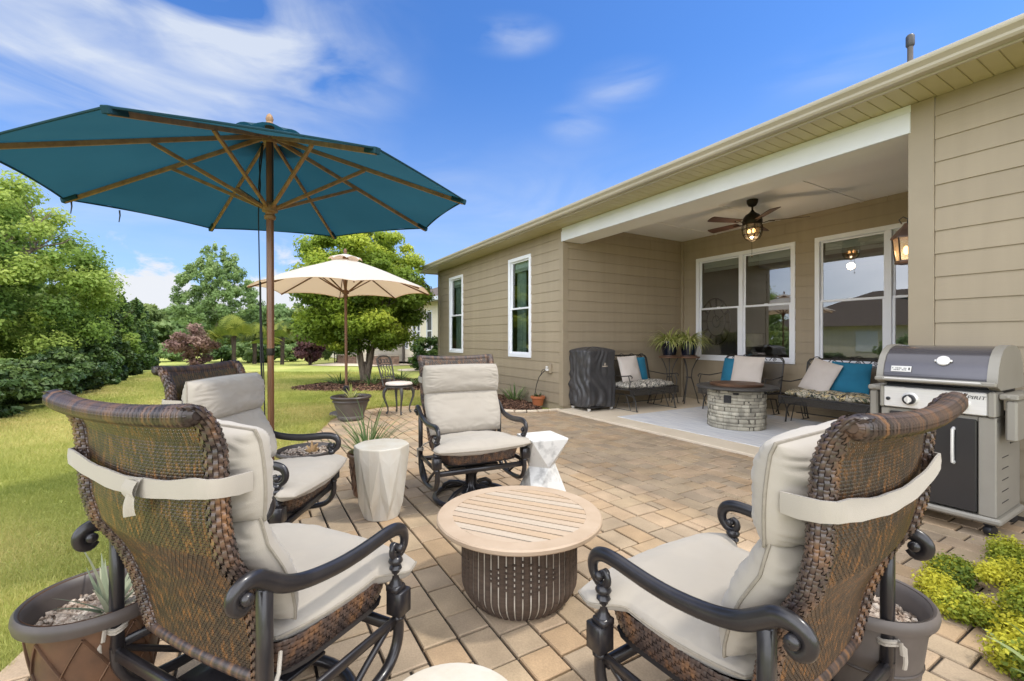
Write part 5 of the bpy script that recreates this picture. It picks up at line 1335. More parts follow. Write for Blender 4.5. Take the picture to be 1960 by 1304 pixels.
LP = [(-.235, .905), (-.285, .925), (-.292, .95), (-.285, .985), (-.268, 1.04), (-.235, 1.095), (-.185, 1.138), (-.12, 1.163), (-.03, 1.172), (.08, 1.165), (.17, 1.13), (.225, 1.06), (.245, .98), (.245, .905)]
def prism(mb, prof, x0, x1, grow=0):
    cy, cz = -.02, .98; P = [(cy + (p[0] - cy) * (1 + grow), cz + (p[1] - cz) * (1 + grow)) for p in prof]; n = len(P)
    mb.add([(x0, p[0], p[1]) for p in P] + [(x1, p[0], p[1]) for p in P], [(i, (i + 1) % n, n + (i + 1) % n, n + i) for i in range(n)] + [tuple(range(n - 1, -1, -1)), tuple(range(n, 2 * n))])
mb = MB(); prism(mb, LP, -.262, .252); lid = mb.build('lid', M['grill_lid'], g, angle=30)
for q in ((-.300, -.2625), (.2525, .300)):
    mb = MB(); prism(mb, LP, *q, .035); mb.build('lid_end', M['grey_plastic'], lid, angle=30)
mb = MB(); mb.box(-.30, .30, -.335, -.290, .925, .955, c=.008); mb.tube([(-.25, -.338, .938), (.24, -.338, .938)], .009, 10); mb.build('handle', M['grey_plastic'], lid, angle=30)
mb = MB(); mb.box(-.24, .235, -.344, -.337, .943, .951, c=.002); mb.build('handle_strip', M['steel'], lid, smooth=False)
tm = MB(); MMt = Matrix.Translation((.045, -.254, 1.072)) @ Matrix.Rotation(R(60), 4, 'X'); b0 = MB(); b0.lathe([(.034, 0), (.034, .010), (.028, .014), (.001, .014)], 28, cap=False); b0.box(-.044, .044, -.008, .008, .0, .009, c=.003); tm.addm(b0.v, b0.f, MMt); th_ = tm.build('thermometer', M['steel'], lid, angle=30)
tm = MB(); b0 = MB(); b0.lathe([(.020, .0145), (.020, .0155), (.001, .0155)], 24, cap=False); tm.addm(b0.v, b0.f, MMt); tm.build('dial', M['plug'], th_, angle=30)
MML = Matrix.Translation((-.165, -.281, 1.010)) @ Matrix.Rotation(R(73), 4, 'X')
mb = MB(); mb.box(-.055, .055, -.020, .020, .001, .004, MML, c=.001); lb = mb.build('badge', M['plug'], lid, smooth=False)
mb = MB()
for i in range(9):
    for r_ in range(2):
        if (i * 7 + r_ * 3) % 5: mb.box(-.048 + i * .009, -.043 + i * .009, -.011 + r_ * .012, -.004 + r_ * .012, .004, .005, MML)
mb.box(.040, .048, -.008, .010, .004, .005, MML); mb.build('lettering', M['black_plastic'], lb, smooth=False)
mb = MB(); mb.box(-.27, .27, -.22, .22, .87, .906, c=.006); mb.build('cook_box', M['black_plastic'], g, smooth=False)
for sx in (-1, 1):
    mb = MB(); a, b = sorted((sx * .315, sx * .365)); mb.box(a, b, -.235, .215, .60, .845, c=.010); tb = mb.build('side_table', M['grey_plastic'], g, smooth=False)
    mb = MB(); a, b = sorted((sx * .288, sx * .372)); mb.box(a, b, -.245, .225, .848, .884, c=.008); b0 = MB(); b0.lathe([(.009, 0), (.009, .004), (.003, .006)], 12); mb.addm(b0.v, b0.f, Matrix.Translation((sx * .33, -.245, .866)) @ Matrix.Rotation(PI / 2, 4, 'X')); mb.build('bracket', M['grey_plastic'], tb, smooth=False)
for x in (-.25, .25):
    for y in (-.22, .20):
        mb = MB(); b0 = MB(); b0.lathe([(.010, -.022), (.030, -.020), (.034, -.012), (.034, .012), (.030, .020), (.010, .022)], 18); mb.addm(b0.v, b0.f, Matrix.Translation((x, y, .036)) @ Matrix.Rotation(R(70), 4, 'Z') @ Matrix.Rotation(PI / 2, 4, 'X')); mb.box(x - .026, x + .026, y - .03, y + .03, .066, .086, c=.006)
        mb.build('caster', M['black_plastic'], g, angle=30)

# ------------------------------------------------------------------ planters
def planter(name, label, x, y, prof, rim_m, body_m, fill_z, fill_r, fill_m, chip=None, split=None, lattice=0, rz=0, group=None):
    """prof from the foot up; last points are the rim, then inside"""
    t = thing(name, label, 'potted plant' if 'plant' in name else 'planter', (x, y, 0), rz, group)
    mb = MB(); mb.lathe(prof[0], 56, topcap=False); mb.build('pot', body_m, t, angle=40)
    mb = MB(); mb.lathe(prof[1], 56, cap=False); mb.build('rim', rim_m, t, angle=50)
    mb = MB(); mb.lathe([(fill_r, fill_z - .012), (fill_r * .6, fill_z + .004), (.001, fill_z + .01)], 32, cap=False); mb.build('soil', fill_m, t)
    if chip: o = chips('pebbles', chip[0], disc_pts(chip[1], fill_r * .97, fill_z), chip[2], t); o['kind'] = 'stuff'
    if lattice:
        mb = MB(); P = prof[0]; zs_ = [p[1] for p in P]
        def rad(z):
            for (r0, z0), (r1, z1) in zip(P[:-1], P[1:]):
                if z0 <= z <= z1: return r0 + (r1 - r0) * (z - z0) / max(z1 - z0, 1e-6)
            return P[-1][0]
        za, zb = lattice[1], lattice[2]
        for k in range(lattice[0]):
            for d in (-1, 1):
                pts = []
                for i in range(13):
                    z = za + (zb - za) * i / 12; a = 2 * PI * k / lattice[0] + d * (i / 12) * 2 * PI / lattice[0] * 1.5; r = rad(z) + .0015
                    pts.append((r * math.cos(a), r * math.sin(a), z))
                mb.tube(pts, .006, 6, flat=(.5, 1.0))
        mb.build('lattice', body_m, t)
    return t
def pp(rb, rt, h, rim, rh):   # body, rim profiles
    body = [(rb * .96, 0), (rb, .01)] + [(rb + (rt - rb) * k / 6, .01 + (h - .01) * k / 6) for k in range(1, 7)]
    rimp = [(rt - .004, h - rh), (rt + rim * .8, h - rh + .006), (rt + rim, h - rh * .5), (rt + rim * .9, h - .006), (rt + rim * .5, h + .002), (rt - .002, h - .004), (rt - .012, h - .03), (rt * .84, h - .10)]
    return body, rimp
t = planter('planter_with_agave', 'large brown lattice planter with pebbles and a small agave at bottom left', -1.315, 1.42, pp(.115, .176, .415, .020, .045), M['pot_rim'], M['pot_brown'], .345, .158, M['gravel'], (M['pebble'], 900, .0065), lattice=(9, .04, .355))
strap_leaves('leaves', M['l_agave'], 20, .23, .015, .9, t, (.035, 0, .345), .30, 8, r0=.012, stiff=1)
t = planter('planter', 'large taupe planter filled with pebbles behind the right front armchair', 1.12, 1.41, pp(.110, .158, .42, .018, .04), M['pot_taupe'], M['pot_taupe'], .345, .142, M['gravel'], (M['pebble'], 900, .007))
mb = MB(); mb.lathe([(.1385, .24), (.1415, .245), (.1395, .25)], 40, cap=False); mb.build('band', M['pot_rim'], t)
t = planter('planter_with_grass', 'small brown lattice pot with drooping grassy leaves behind the cream stool', -1.13, 3.50, pp(.115, .150, .33, .012, .03), M['pot_brown'], M['pot_brown'], .28, .142, M['soil'], (M['mulch'], 200, .012), lattice=(11, .04, .28))
strap_leaves('leaves', M['l_strap'], 90, .52, .010, .6, t, (-.01, 0, .28), .62, 9, r0=.05)
t = planter('bowl_planter', 'low wide dark bowl with pebbles and a pale dried stalk behind the armchair', -1.80, 3.90, pp(.12, .235, .25, .018, .035), M['pot_rim'], M['pot_rim'], .215, .22, M['soil'], (M['pebble'], 260, .012))
mb = MB(); rg3 = random.Random(2)
for k in range(16):
    a = rg3.uniform(0, 2 * PI); e = rg3.uniform(.3, 1.3); L_ = rg3.uniform(.05, .11)
    mb.tube([(.05, .0, .21), (.05 + L_ * .5 * math.cos(a) * math.cos(e), L_ * .5 * math.sin(a) * math.cos(e), .21 + L_ * .5 * math.sin(e)), (.05 + L_ * math.cos(a) * math.cos(e), L_ * math.sin(a) * math.cos(e), .21 + L_ * math.sin(e))], [.018, .014, .006], 7)
mb.build('stalk', M['cacti'], t)
t = planter('planter_with_plant', 'round taupe pot with a sparse strappy plant at the lawn edge below the beige umbrella', -2.42, 6.68, ([(.17, 0), (.19, .02), (.195, .05), (.185, .07), (.20, .12), (.235, .22), (.255, .30)], [(.245, .265), (.262, .27), (.268, .285), (.258, .30), (.262, .315), (.288, .325), (.295, .345), (.285, .36), (.265, .362), (.25, .34), (.24, .28)]), M['pot_rim'], M['pot_taupe'], .31, .245, M['soil'], (M['mulch'], 160, .018))
strap_leaves('leaves', M['l_spider'], 20, .30, .022, .8, t, (0, 0, .31), .55, 12, r0=.05)
tp = thing('terracotta_pot', 'orange terracotta pot with a small dark plant in the mulch by the wall', 'potted plant', (.465, 7.97, .02))
mb = MB(); mb.lathe([(.085, 0), (.09, .01), (.105, .10), (.115, .12), (.128, .125), (.132, .14), (.130, .165), (.120, .17), (.110, .16), (.108, .13)], 36); mb.build('pot', M['terracotta'], tp, angle=40)
mb = MB(); mb.lathe([(.11, .145), (.001, .15)], 24, cap=False); mb.build('soil', M['soil'], tp)
strap_leaves('leaves', M['l_dark'], 26, .12, .022, .9, tp, (0, 0, .145), .5, 14, r0=.03)

# cast side chair with a round cushion
sc_ = thing('bistro_chair', 'cast metal side chair with ornate back, curved legs and round white cushion', 'chair', (-1.83, 7.18, 0), R(-20 - 90))
mb = MB(); mb.lathe([(.20, .435), (.215, .44), (.215, .455), (.20, .46)], 32); mb.build('seat', M['iron_grey'], sc_)
mb = MB(); mb.lathe([(.195, .462), (.213, .475), (.215, .495), (.20, .512), (.12, .522), (.001, .524)], 40, cap=False); cu = mb.build('seat_cushion', M['white_pillow'], sc_, angle=60)
mb = MB(); mb.tube([(.215 * math.cos(2 * PI * k / 40), .215 * math.sin(2 * PI * k / 40), .472) for k in range(40)], .008, 6, closed=True); mb.build('dark_trim', M['iron'], cu)
for a in (45, 135, 225, 315):
    c, s = math.cos(R(a)), math.sin(R(a)); mb = MB()
    mb.tube([(c * r, s * r, z) for r, z in ((.17, .44), (.205, .41), (.235, .36), (.235, .29), (.205, .20), (.175, .12), (.17, .06), (.195, .015))], [.026, .028, .026, .020, .016, .013, .012, .018], 9); mb.build('leg', M['iron_grey'], sc_)
mb = MB()
def bk(x, h): return (x, -.185 - .11 * (h / .45) ** 1.2, .45 + h)
for sx in (-1, 1): mb.tube([bk(sx * .15, 0), bk(sx * .16, .12), bk(sx * .175, .25), bk(sx * .185, .38), bk(sx * .175, .44)], .013, 8)
mb.tube([bk(-.175, .44), bk(-.10, .475), bk(0, .485), bk(.10, .475), bk(.175, .44)], .013, 8); mb.tube([bk(-.165, .14), bk(0, .15), bk(.165, .14)], .009, 6); mb.tube([bk(-.18, .33), bk(0, .345), bk(.18, .33)], .008, 6)
mb.build('back_frame', M['iron_grey'], sc_)
mb = MB()
for x0 in (-.11, -.037, .037, .11):
    mb.tube([bk(x0 * 1.0, .14), bk(x0 + .02, .19), bk(x0 - .015, .24), bk(x0 + .015, .29), bk(x0, .34)], .007, 6)
for x0 in (-.12, -.04, .04, .12): mb.tube([Vector(bk(x0, .40)) + Vector((.034 * math.cos(2 * PI * k / 12), 0, .034 * math.sin(2 * PI * k / 12))) for k in range(12)], .006, 6, closed=True)
for k in range(5): mb.tube([bk(0, .02), bk(-.12 + .06 * k, .14)], .006, 6)
mb.build('back_lattice', M['iron_grey'], sc_)

# outlet on the wall with a plugged cable
ou = hthing('outdoor_outlet', 'tan wall outlet box with a white plug and black cable running to the mulch', 'outlet', -6.44, WF - .02, .69)
mb = MB(); mb.box(-.055, .055, -.035, .01, -.085, .085, c=.006); mb.build('box', M['trim_tan'], ou, smooth=False)
mb = MB(); mb.box(-.055, .02, -.075, -.036, -.05, .0, c=.008); mb.box(-.045, .0, -.07, -.036, .005, .04, c=.006); mb.build('plug', M['plug'], ou, smooth=False)
mb = MB(); mb.tube([(-.03, -.075, -.03), (-.06, -.12, -.08), (-.14, -.14, -.16), (-.22, -.14, -.30), (-.26, -.15, -.48), (-.27, -.16, -.66)], .007, 8); mb.tube([(-.04, -.07, -.01), (-.07, -.12, -.03), (-.09, -.13, -.10), (-.13, -.14, -.15)], .005, 8); mb.build('cable', M['cord'], ou)
SKY_T = (.58, .98, 1.50)
# ------------------------------------------------------------------ planting
def px(u, v, Y): return ((u - 980) / 850 * Y, Y, 1.22 - (v - 648) / 850 * Y)
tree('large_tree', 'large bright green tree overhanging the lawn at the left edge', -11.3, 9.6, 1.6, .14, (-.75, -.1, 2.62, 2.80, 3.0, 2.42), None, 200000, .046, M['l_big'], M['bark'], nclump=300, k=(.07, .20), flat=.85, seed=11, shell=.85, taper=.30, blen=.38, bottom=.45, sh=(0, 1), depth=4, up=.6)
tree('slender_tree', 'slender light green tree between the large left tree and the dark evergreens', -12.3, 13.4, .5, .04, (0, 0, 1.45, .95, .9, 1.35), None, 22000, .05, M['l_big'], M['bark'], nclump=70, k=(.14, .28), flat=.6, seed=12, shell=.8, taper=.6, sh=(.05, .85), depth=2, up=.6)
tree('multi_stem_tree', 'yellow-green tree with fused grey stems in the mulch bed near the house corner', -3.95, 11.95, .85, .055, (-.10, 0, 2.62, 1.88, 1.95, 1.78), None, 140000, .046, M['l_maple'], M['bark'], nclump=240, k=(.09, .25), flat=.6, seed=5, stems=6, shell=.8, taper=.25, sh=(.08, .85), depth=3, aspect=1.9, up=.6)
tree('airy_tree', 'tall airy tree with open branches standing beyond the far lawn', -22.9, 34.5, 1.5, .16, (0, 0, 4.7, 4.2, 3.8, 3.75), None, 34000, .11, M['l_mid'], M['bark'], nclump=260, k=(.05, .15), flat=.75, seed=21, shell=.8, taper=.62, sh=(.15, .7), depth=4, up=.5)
# hedge row along the left side of the lawn
rgh = random.Random(4)
LABH = ['dark evergreen shrub at the lawn edge, {} from the left in the hedge row']
ORD = ['first', 'second', 'third', 'fourth', 'fifth', 'sixth', 'seventh', 'eighth', 'ninth', 'tenth', 'eleventh', 'twelfth', 'thirteenth']
rows = [(8.6, -3.8, .70, .75), (9.9, -3.8, .75, .8), (11.1, -3.8, .75, .75), (12.3, -3.75, .8, .75), (13.4, -3.65, .95, .7), (14.4, -3.45, 1.35, .7), (15.6, -3.45, 1.7, .8), (16.9, -3.5, 2.2, .72), (18.2, -3.55, 2.65, .72), (19.6, -3.6, 2.35, .70), (21.0, -3.6, 2.8, .75), (22.6, -3.75, 2.5, .75)]
for i, (a, w, h, r) in enumerate(rows):
    x, y, _ = HW(-a, w); cone = a > 14
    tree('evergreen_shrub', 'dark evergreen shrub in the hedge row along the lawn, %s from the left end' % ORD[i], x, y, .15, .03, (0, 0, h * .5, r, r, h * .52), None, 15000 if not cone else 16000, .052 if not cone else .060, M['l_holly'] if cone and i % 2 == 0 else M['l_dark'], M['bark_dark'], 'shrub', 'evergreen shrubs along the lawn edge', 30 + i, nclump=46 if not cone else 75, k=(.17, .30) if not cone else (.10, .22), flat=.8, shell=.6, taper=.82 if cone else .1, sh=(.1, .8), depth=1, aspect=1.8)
def shrub(name, label, u, v, Y, rx, h, lm, n, ls, group=None, seed=1, taper=.1, nclump=26, k=(.2, .36), depth=2, cat='shrub', shell=.7):
    x = (u - 980) / 850 * Y
    return tree(name, label, x, Y, .12, .03, (0, 0, h * .55, rx, rx, h * .5), None, n, ls, lm, M['bark_dark'], cat, group, seed, stems=3, nclump=nclump, k=k, flat=.8, shell=shell, taper=taper, depth=depth)
shrub('rust_shrub', 'dome shaped rusty red shrub with bare stems behind the rear wicker chair', 371, 0, 20.5, 1.0, 1.75, M['l_purple2'], 5200, .075, seed=2, shell=.45)
shrub('purple_shrub', 'round dark purple shrub between the palm and the beige umbrella pole', 593, 0, 20.8, .80, 1.45, M['l_purple'], 6500, .085, seed=3)
shrub('green_shrub', 'upright green shrub just left of the beige umbrella pole', 642, 0, 22.5, .70, 2.1, M['l_mid'], 5000, .09, seed=4, taper=.5)
for i, (u, Y, r, h) in enumerate([(330, 24, 1.1, 1.0), (425, 23.5, .9, .9), (475, 23, .9, .95), (512, 23.2, .7, .8), (556, 24.2, .8, .9)]):
    shrub('low_shrub', 'low green shrub behind the far lawn, %s from the left' % ORD[i], u, 0, Y, r, h, M['l_holly'] if i % 2 else M['l_mid'], 2600, .10, 'low shrubs at the far end of the lawn', seed=60 + i)
for i, (x, Y) in enumerate([(-6.3, 24.4), (-4.95, 23.6)]):
    t = tree('boxwood', ['round clipped boxwood below the white neighbour window', 'round boxwood on the stone pillar of the neighbour patio'][i], x, Y, .0, .02, (0, 0, .62 if i == 0 else .75, .55 if i == 0 else .45, .5, .38), None, 3500, .06, M['l_mid'], M['bark_dark'], 'shrub', None, 80 + i, nclump=24, k=(.25, .4), depth=1)
shrub('boxwood', 'round green shrub against the neighbour house beside the corner board', 816, 0, 17.0, .62, 1.15, M['l_holly'], 5000, .06, seed=83)
# windmill palms
def palm(label, u, Y, h, fr, seed):
    x = (u - 980) / 850 * Y; t = thing('windmill_palm', label, 'palm', (x, Y, 0), 0, 'small windmill palms at the far lawn'); rg = random.Random(seed)
    mb = MB(); mb.tube([(0, 0, -.05), (.02, 0, h * .5), (0, 0, h)], [.09, .085, .12], 10); mb.build('trunk', M['bark_dark'], t)
    V = []; F = []; S = []
    for i in range(30):
        a = rg.uniform(0, 2 * PI); e = rg.uniform(-.55, 1.3); L = fr * rg.uniform(.35, .6); d = Vector((math.cos(a) * math.cos(e), math.sin(a) * math.cos(e), math.sin(e)))
        c = Vector((0, 0, h)) + d * L; sd = d.cross(Vector((0, 0, 1))).normalized(); up = sd.cross(d); sh = rg.uniform(.1, .9); fw = (d * .62 + up * .78).normalized()
        b0 = len(V); V += [tuple(Vector((0, 0, h)) + sd * .012), tuple(Vector((0, 0, h)) - sd * .012), tuple(c - sd * .008), tuple(c + sd * .008)]; F.append((b0, b0 + 1, b0 + 2, b0 + 3)); S.append(.3)
        for k in range(19):
            th = (-1 + 2 * k / 18) * 1.75; dd = (fw * math.cos(th) + sd * math.sin(th)).normalized(); l = fr * .52 * (1 - .18 * abs(th) / 1.75)
            m1 = c + dd * l * .55 + up * .02; e1 = c + dd * l + Vector((0, 0, -.16 * l - .05)); w = fw.cross(sd).cross(dd).normalized() * .026
            b = len(V); V += [tuple(c), tuple(m1 + w), tuple(e1), tuple(m1 - w)]; F.append((b, b + 1, b + 2, b + 3)); S.append(min(1, sh + rg.uniform(-.15, .15)))
    mesh_np('fronds', M['l_palm'] and np.array(V), np.array(F), M['l_palm'], t, np.array(S))
palm('windmill palm between the rusty shrub and the teal umbrella pole', 447, 21.0, 1.35, 1.25, 1)
palm('windmill palm directly behind the teal umbrella pole', 487, 21.8, 1.15, 1.05, 2)
palm('windmill palm between the umbrella pole and the purple shrub', 540, 21.2, 1.25, 1.0, 3)
# far trees closing the view
for i, (u, Y, top, rx, lm) in enumerate([(-60, 30, 8.5, 5.0, 'l_big'), (60, 33, 5.4, 4.2, 'l_far'), (165, 36, 5.0, 4.0, 'l_far'), (245, 40, 4.6, 3.6, 'l_far'), (330, 42, 4.0, 3.6, 'l_mid'), (400, 52, 5.2, 4.6, 'l_far'), (470, 50, 4.4, 4.4, 'l_far'), (525, 46, 4.8, 3.8, 'l_mid'), (585, 48, 5.4, 4.0, 'l_far'), (650, 44, 4.4, 3.8, 'l_far'), (715, 52, 5.0, 4.4, 'l_far'), (790, 58, 5.2, 4.4, 'l_mid')]):
    x = (u - 980) / 850 * Y
    tree('distant_tree', 'tree in the distant green backdrop beyond the lawn, %s from the left' % ORD[i], x, Y, 1.0, .15, (0, 0, top * .52, rx, rx * .9, top * .48), None, 5200, .26, M[lm], M['bark_dark'], 'tree', 'trees closing the far view', 100 + i, nclump=40, k=(.18, .32), flat=.6, shell=.7, taper=.25, sh=(.05, .75), depth=1)
hl = MB()
hl.grid(lambda u, v: (-70 + 75 * u, 62 + 10 * v, 3.2 * math.sin(v * PI / 2) * (.7 + .3 * noise.noise(Vector((u * 9, 0, 3)))) - .2), 60, 4)
o = hl.build('wooded_hill', M['l_far']); tag(o, kind='structure')
wl = [((-70 + 75 * q), 63 + rgh.uniform(-1, 1), 1.2 + rgh.uniform(0, 1.6), 2.2, 1.5, 1.5, rgh.uniform(.1, .6)) for q in [i / 44 for i in range(45)]]
o = leaf_cloud('far_woods', M['l_far'], wl, 26000, .30); tag(o, 'continuous green far woods along the horizon', 'woods', kind='stuff')

# mulch beds
def bed(name, label, cx, cy, rx, ry, rot, h, n, avoid_patio=False, size=.022):
    V = []; F = []; NU, NV = 48, 10; c, s = math.cos(rot), math.sin(rot)
    def P(r, a):
        q = 1 + .10 * noise.noise(Vector((math.cos(a) * 1.5 + cx, math.sin(a) * 1.5 + cy, 0)))
        x, y = rx * r * q * math.cos(a), ry * r * q * math.sin(a)
        return cx + x * c - y * s, cy + x * s + y * c
    for j in range(NV + 1):
        r = 1 - j / NV
        for i in range(NU):
            x, y = P(r, 2 * PI * i / NU); V.append((x, y, -.035 + h * (1 - r ** 3) + .015 * noise.noise(Vector((x * 4, y * 4, 0)))))
    F = [(j * NU + i, j * NU + (i + 1) % NU, (j + 1) * NU + (i + 1) % NU, (j + 1) * NU + i) for j in range(NV) for i in range(NU)]
    mb = MB(); mb.add(V, F); o = mb.build(name, M['mulch'], smooth=True); tag(o, kind='structure')
    a = rng.random(n) * 2 * PI; r = np.sqrt(rng.random(n))
    pts = np.array([(*P(rr_, aa), -.035 + h * (1 - rr_ ** 3) + .008 + .015 * noise.noise(Vector((*[q * 4 for q in P(rr_, aa)], 0)))) for rr_, aa in zip(r, a)])
    o = chips('bark_chips', M['l_chip'], pts, size); tag(o, label, 'bark chips', kind='stuff')
M['l_chip'] = leafmat('bark_chip', (.035, .018, .012), (.11, .055, .035), (.26, .15, .095), 0, .9)
bed('tree_bed', 'brown bark chips round the foot of the yellow-green tree', -3.1, 11.7, 2.5, 1.25, .25, .10, 5000, size=.03)
x, y, _ = HW(-7.95, 4.10); bed('wall_bed', 'brown bark chips in the bed along the house wall', x, y, 1.85, .56, HR, .085, 5200, size=.020)
bed('corner_bed', 'bark chips under the yellow groundcover at the bottom right', 2.85, 1.6, .82, .72, -.3, .05, 1300, size=.016)
# edging stones of the wall bed
eg = [(.80, 7.56), (.60, 7.47), (.42, 7.40), (.24, 7.37), (.04, 7.38), (-.16, 7.45), (-.34, 7.56)]
for i, (p, q) in enumerate(zip(eg[:-1], eg[1:])):
    mb = MB(); mb.bar((p[0], p[1], .012), (q[0] + .012, q[1], .012), .075, .035, .008); o = mb.build('edging_stone', M['concrete'], None, smooth=False)
    tag(o, 'pale edging stone between the pavers and the wall mulch', 'edging stone', 'edging stones of the wall bed')
def tuft(name, label, x, y, z, n, L, w, m, seed, spread=.8, droop=.5, r0=.06, cat='plant', group=None):
    t = thing(name, label, cat, (x, y, z), 0, group); strap_leaves('leaves', m, n, L, w, spread, t, (0, 0, 0), droop, seed, r0=r0); return t
x, y, _ = HW(-7.28, 4.33); tuft('iris_clump', 'green sword-leaved clump in the mulch under the tall wing window', x, y, .04, 60, .34, .022, M['l_strap'], 31, .45, .28, .14)
for i, (u, Y, lab) in enumerate([(652, 11.3, 'grassy clump left of the tree trunk beside the beige umbrella pole'), (712, 11.2, 'grassy clump just right of the yellow-green tree trunk'), (790, 11.2, 'pale grassy clump at the right end of the tree bed'), (765, 12.6, 'dark grassy clump behind the bistro chair')]):
    tuft('grass_clump', lab, (u - 980) / 850 * Y, Y, .03, 70, .55 if i == 0 else .42, .025, M['l_strap'], 40 + i, .9, .7, .16)
# sedum and broad-leaved plant, bottom right
cl = []
for (cx, cy, r, n) in ((2.35, 1.95, .36, 20), (2.80, 2.26, .20, 8), (2.04, 1.70, .27, 12), (2.9, 1.9, .4, 12), (2.32, 1.48, .34, 14)):
    for k in range(int(n * 1.8)):
        a = rgh.uniform(0, 2 * PI); q = math.sqrt(rgh.random()) * r * 1.12; e_ = rgh.uniform(.035, .085); cl.append((cx + q * math.cos(a), cy + q * math.sin(a), .04 + rgh.uniform(.2, 1) * .17 * max(.12, 1 - q / r), e_ * 1.1, e_ * 1.1, e_ * .9, rgh.uniform(.1, 1.0)))
o = leaf_cloud('sedum', M['l_sedum'], cl, 150000, .0095, None, 1.5, .5, .6); tag(o, 'yellow-green flowering sedum spreading over the bottom right corner', 'groundcover', kind='stuff')
t = thing('hosta', 'broad-leaved green plant at the very bottom right below the sedum', 'plant', (1.86, 1.42, .0)); strap_leaves('leaves', M['l_strap'], 26, .34, .075, 1.0, t, (0, 0, .02), .5, 51, r0=.03)

# short grass near the camera
def grass():
    n = 330000
    Y = 1.0 + 15.5 * rng.random(n * 2) ** 1.75; X = -Y * (0.05 + 1.35 * rng.random(n * 2)) - .3
    X = np.clip(X, -16, 5)
    ok = np.ones(len(X), bool)
    P = np.array(PATIO); ins = np.zeros(len(X), bool); j = len(P) - 1
    for i in range(len(P)):
        c = ((P[i, 1] > Y) != (P[j, 1] > Y)) & (X < (P[j, 0] - P[i, 0]) * (Y - P[i, 1]) / (P[j, 1] - P[i, 1] + 1e-12) + P[i, 0]); ins ^= c; j = i
    w = -X * DY + Y * DX * 1.0
    w = X * (-DY) + Y * DX
    ok &= ~ins & (w > -3.3) & (w < 4.3) & (((X + 3.1) / 2.45) ** 2 + ((Y - 11.7) / 1.2) ** 2 > 1) & ~((w > 3.55) & (Y < 10))
    X, Y = X[ok][:n], Y[ok][:n]; n = len(X)
    # ragged fringe where the lawn meets the pavers
    E_ = np.array(EDGE[1:-4]); m = 16000; k_ = rng.integers(0, len(E_) - 1, m); t_ = rng.random(m)[:, None]; Q = E_[k_] * (1 - t_) + E_[k_ + 1] * t_; dd = E_[k_ + 1] - E_[k_]; dd /= np.linalg.norm(dd, axis=1)[:, None]
    Q = Q + np.stack([-dd[:, 1], dd[:, 0]], 1) * (rng.random(m)[:, None] ** 1.5 * .09 - .012)
    X = np.concatenate([X, Q[:, 0]]); Y = np.concatenate([Y, Q[:, 1]]); n = len(X); fr = np.zeros(n); fr[-m:] = 1
    sc = np.clip(Y / 3.0, .8, 3.2); h = (1 + fr * .55) * (.016 + .020 * rng.random(n)) * np.clip(sc, 1, 1.5); wd = .0028 * sc * (.7 + .6 * rng.random(n))
    a = rng.random(n) * 2 * PI; le = rng.normal(size=(n, 2)) * (h * .5)[:, None]
    V = np.zeros((n, 3, 3)); V[:, 0, 0] = X - np.cos(a) * wd; V[:, 0, 1] = Y - np.sin(a) * wd; V[:, 1, 0] = X + np.cos(a) * wd; V[:, 1, 1] = Y + np.sin(a) * wd
    V[:, :2, 2] = -.032; V[:, 2, 0] = X + le[:, 0]; V[:, 2, 1] = Y + le[:, 1]; V[:, 2, 2] = -.032 + h
    pt = np.sin(X * 1.7 + 1.3 * np.sin(Y * 1.1)) * .18 + np.sin(Y * 2.3 + X) * .14 + np.sin(X * 5.1 + 2 * np.sin(Y * 4.3)) * .08
    sh = np.clip(.50 + pt + .45 * (rng.random(n) - .5), 0, 1)
    o = mesh_np('lawn_grass', V.reshape(-1, 3), np.arange(n * 3).reshape(n, 3), M['l_grass'], None, sh); tag(o, 'short bright green lawn grass beside the patio', 'grass', kind='stuff')
grass()

# ------------------------------------------------------------------ neighbouring houses
nb = thing('neighbour_house', 'cream sided house with narrow windows seen past the yellow-green tree', 'house', (0, 0, 0), HR)
holes = [(-21.35, -20.85), (-20.25, -19.75), (-19.6, -19.1), (-18.3, -17.6)]
mb = MB(); siding(mb, (0, 6.52), (1, 0), (0, -1), -14.5, Z0, 2.75, [(a, b, .7, 2.4) for a, b in holes], u0=-21.5)
mb.build('wall', M['siding_cream'], nb, smooth=False)
mb = MB(); siding(mb, (-21.5, 0), (0, 1), (1, 0), 6.52, Z0, 2.75, [(4.95, 5.65, .9, 2.4)], u0=4.55); mb.build('wall', M['siding_grey'], nb, smooth=False)
for a, b in holes:
    mb = MB(); mb.box(a, a + .06, 6.49, 6.56, .7, 2.4); mb.box(b - .06, b, 6.49, 6.56, .7, 2.4); mb.box(a + .06, b - .06, 6.49, 6.56, .7, .76); mb.box(a + .06, b - .06, 6.49, 6.56, 2.34, 2.4); mb.box(a + .06, b - .06, 6.50, 6.55, 1.52, 1.57); wn = mb.build('window', M['white'], nb, smooth=False)
    mb = MB(); mb.box(a + .05, b - .05, 6.54, 6.545, .72, 2.38); mb.build('pane', M['grill_door'], wn, smooth=False)
mb = MB(); mb.box(-21.53, -21.46, 4.95, 5.03, .9, 2.4); mb.box(-21.53, -21.46, 5.57, 5.65, .9, 2.4); mb.box(-21.53, -21.46, 5.03, 5.57, .9, .98); mb.box(-21.53, -21.46, 5.03, 5.57, 2.32, 2.4); wn = mb.build('window', M['white'], nb, smooth=False)
mb = MB(); mb.box(-21.54, -21.52, 5.0, 5.6, .93, 2.37); mb.build('pane', M['blind'], wn, smooth=False)
mb = MB(); mb.box(-21.49, -21.40, 6.40, 6.49, .05, 2.75); mb.build('downspout', M['pot_taupe'], nb, smooth=False)
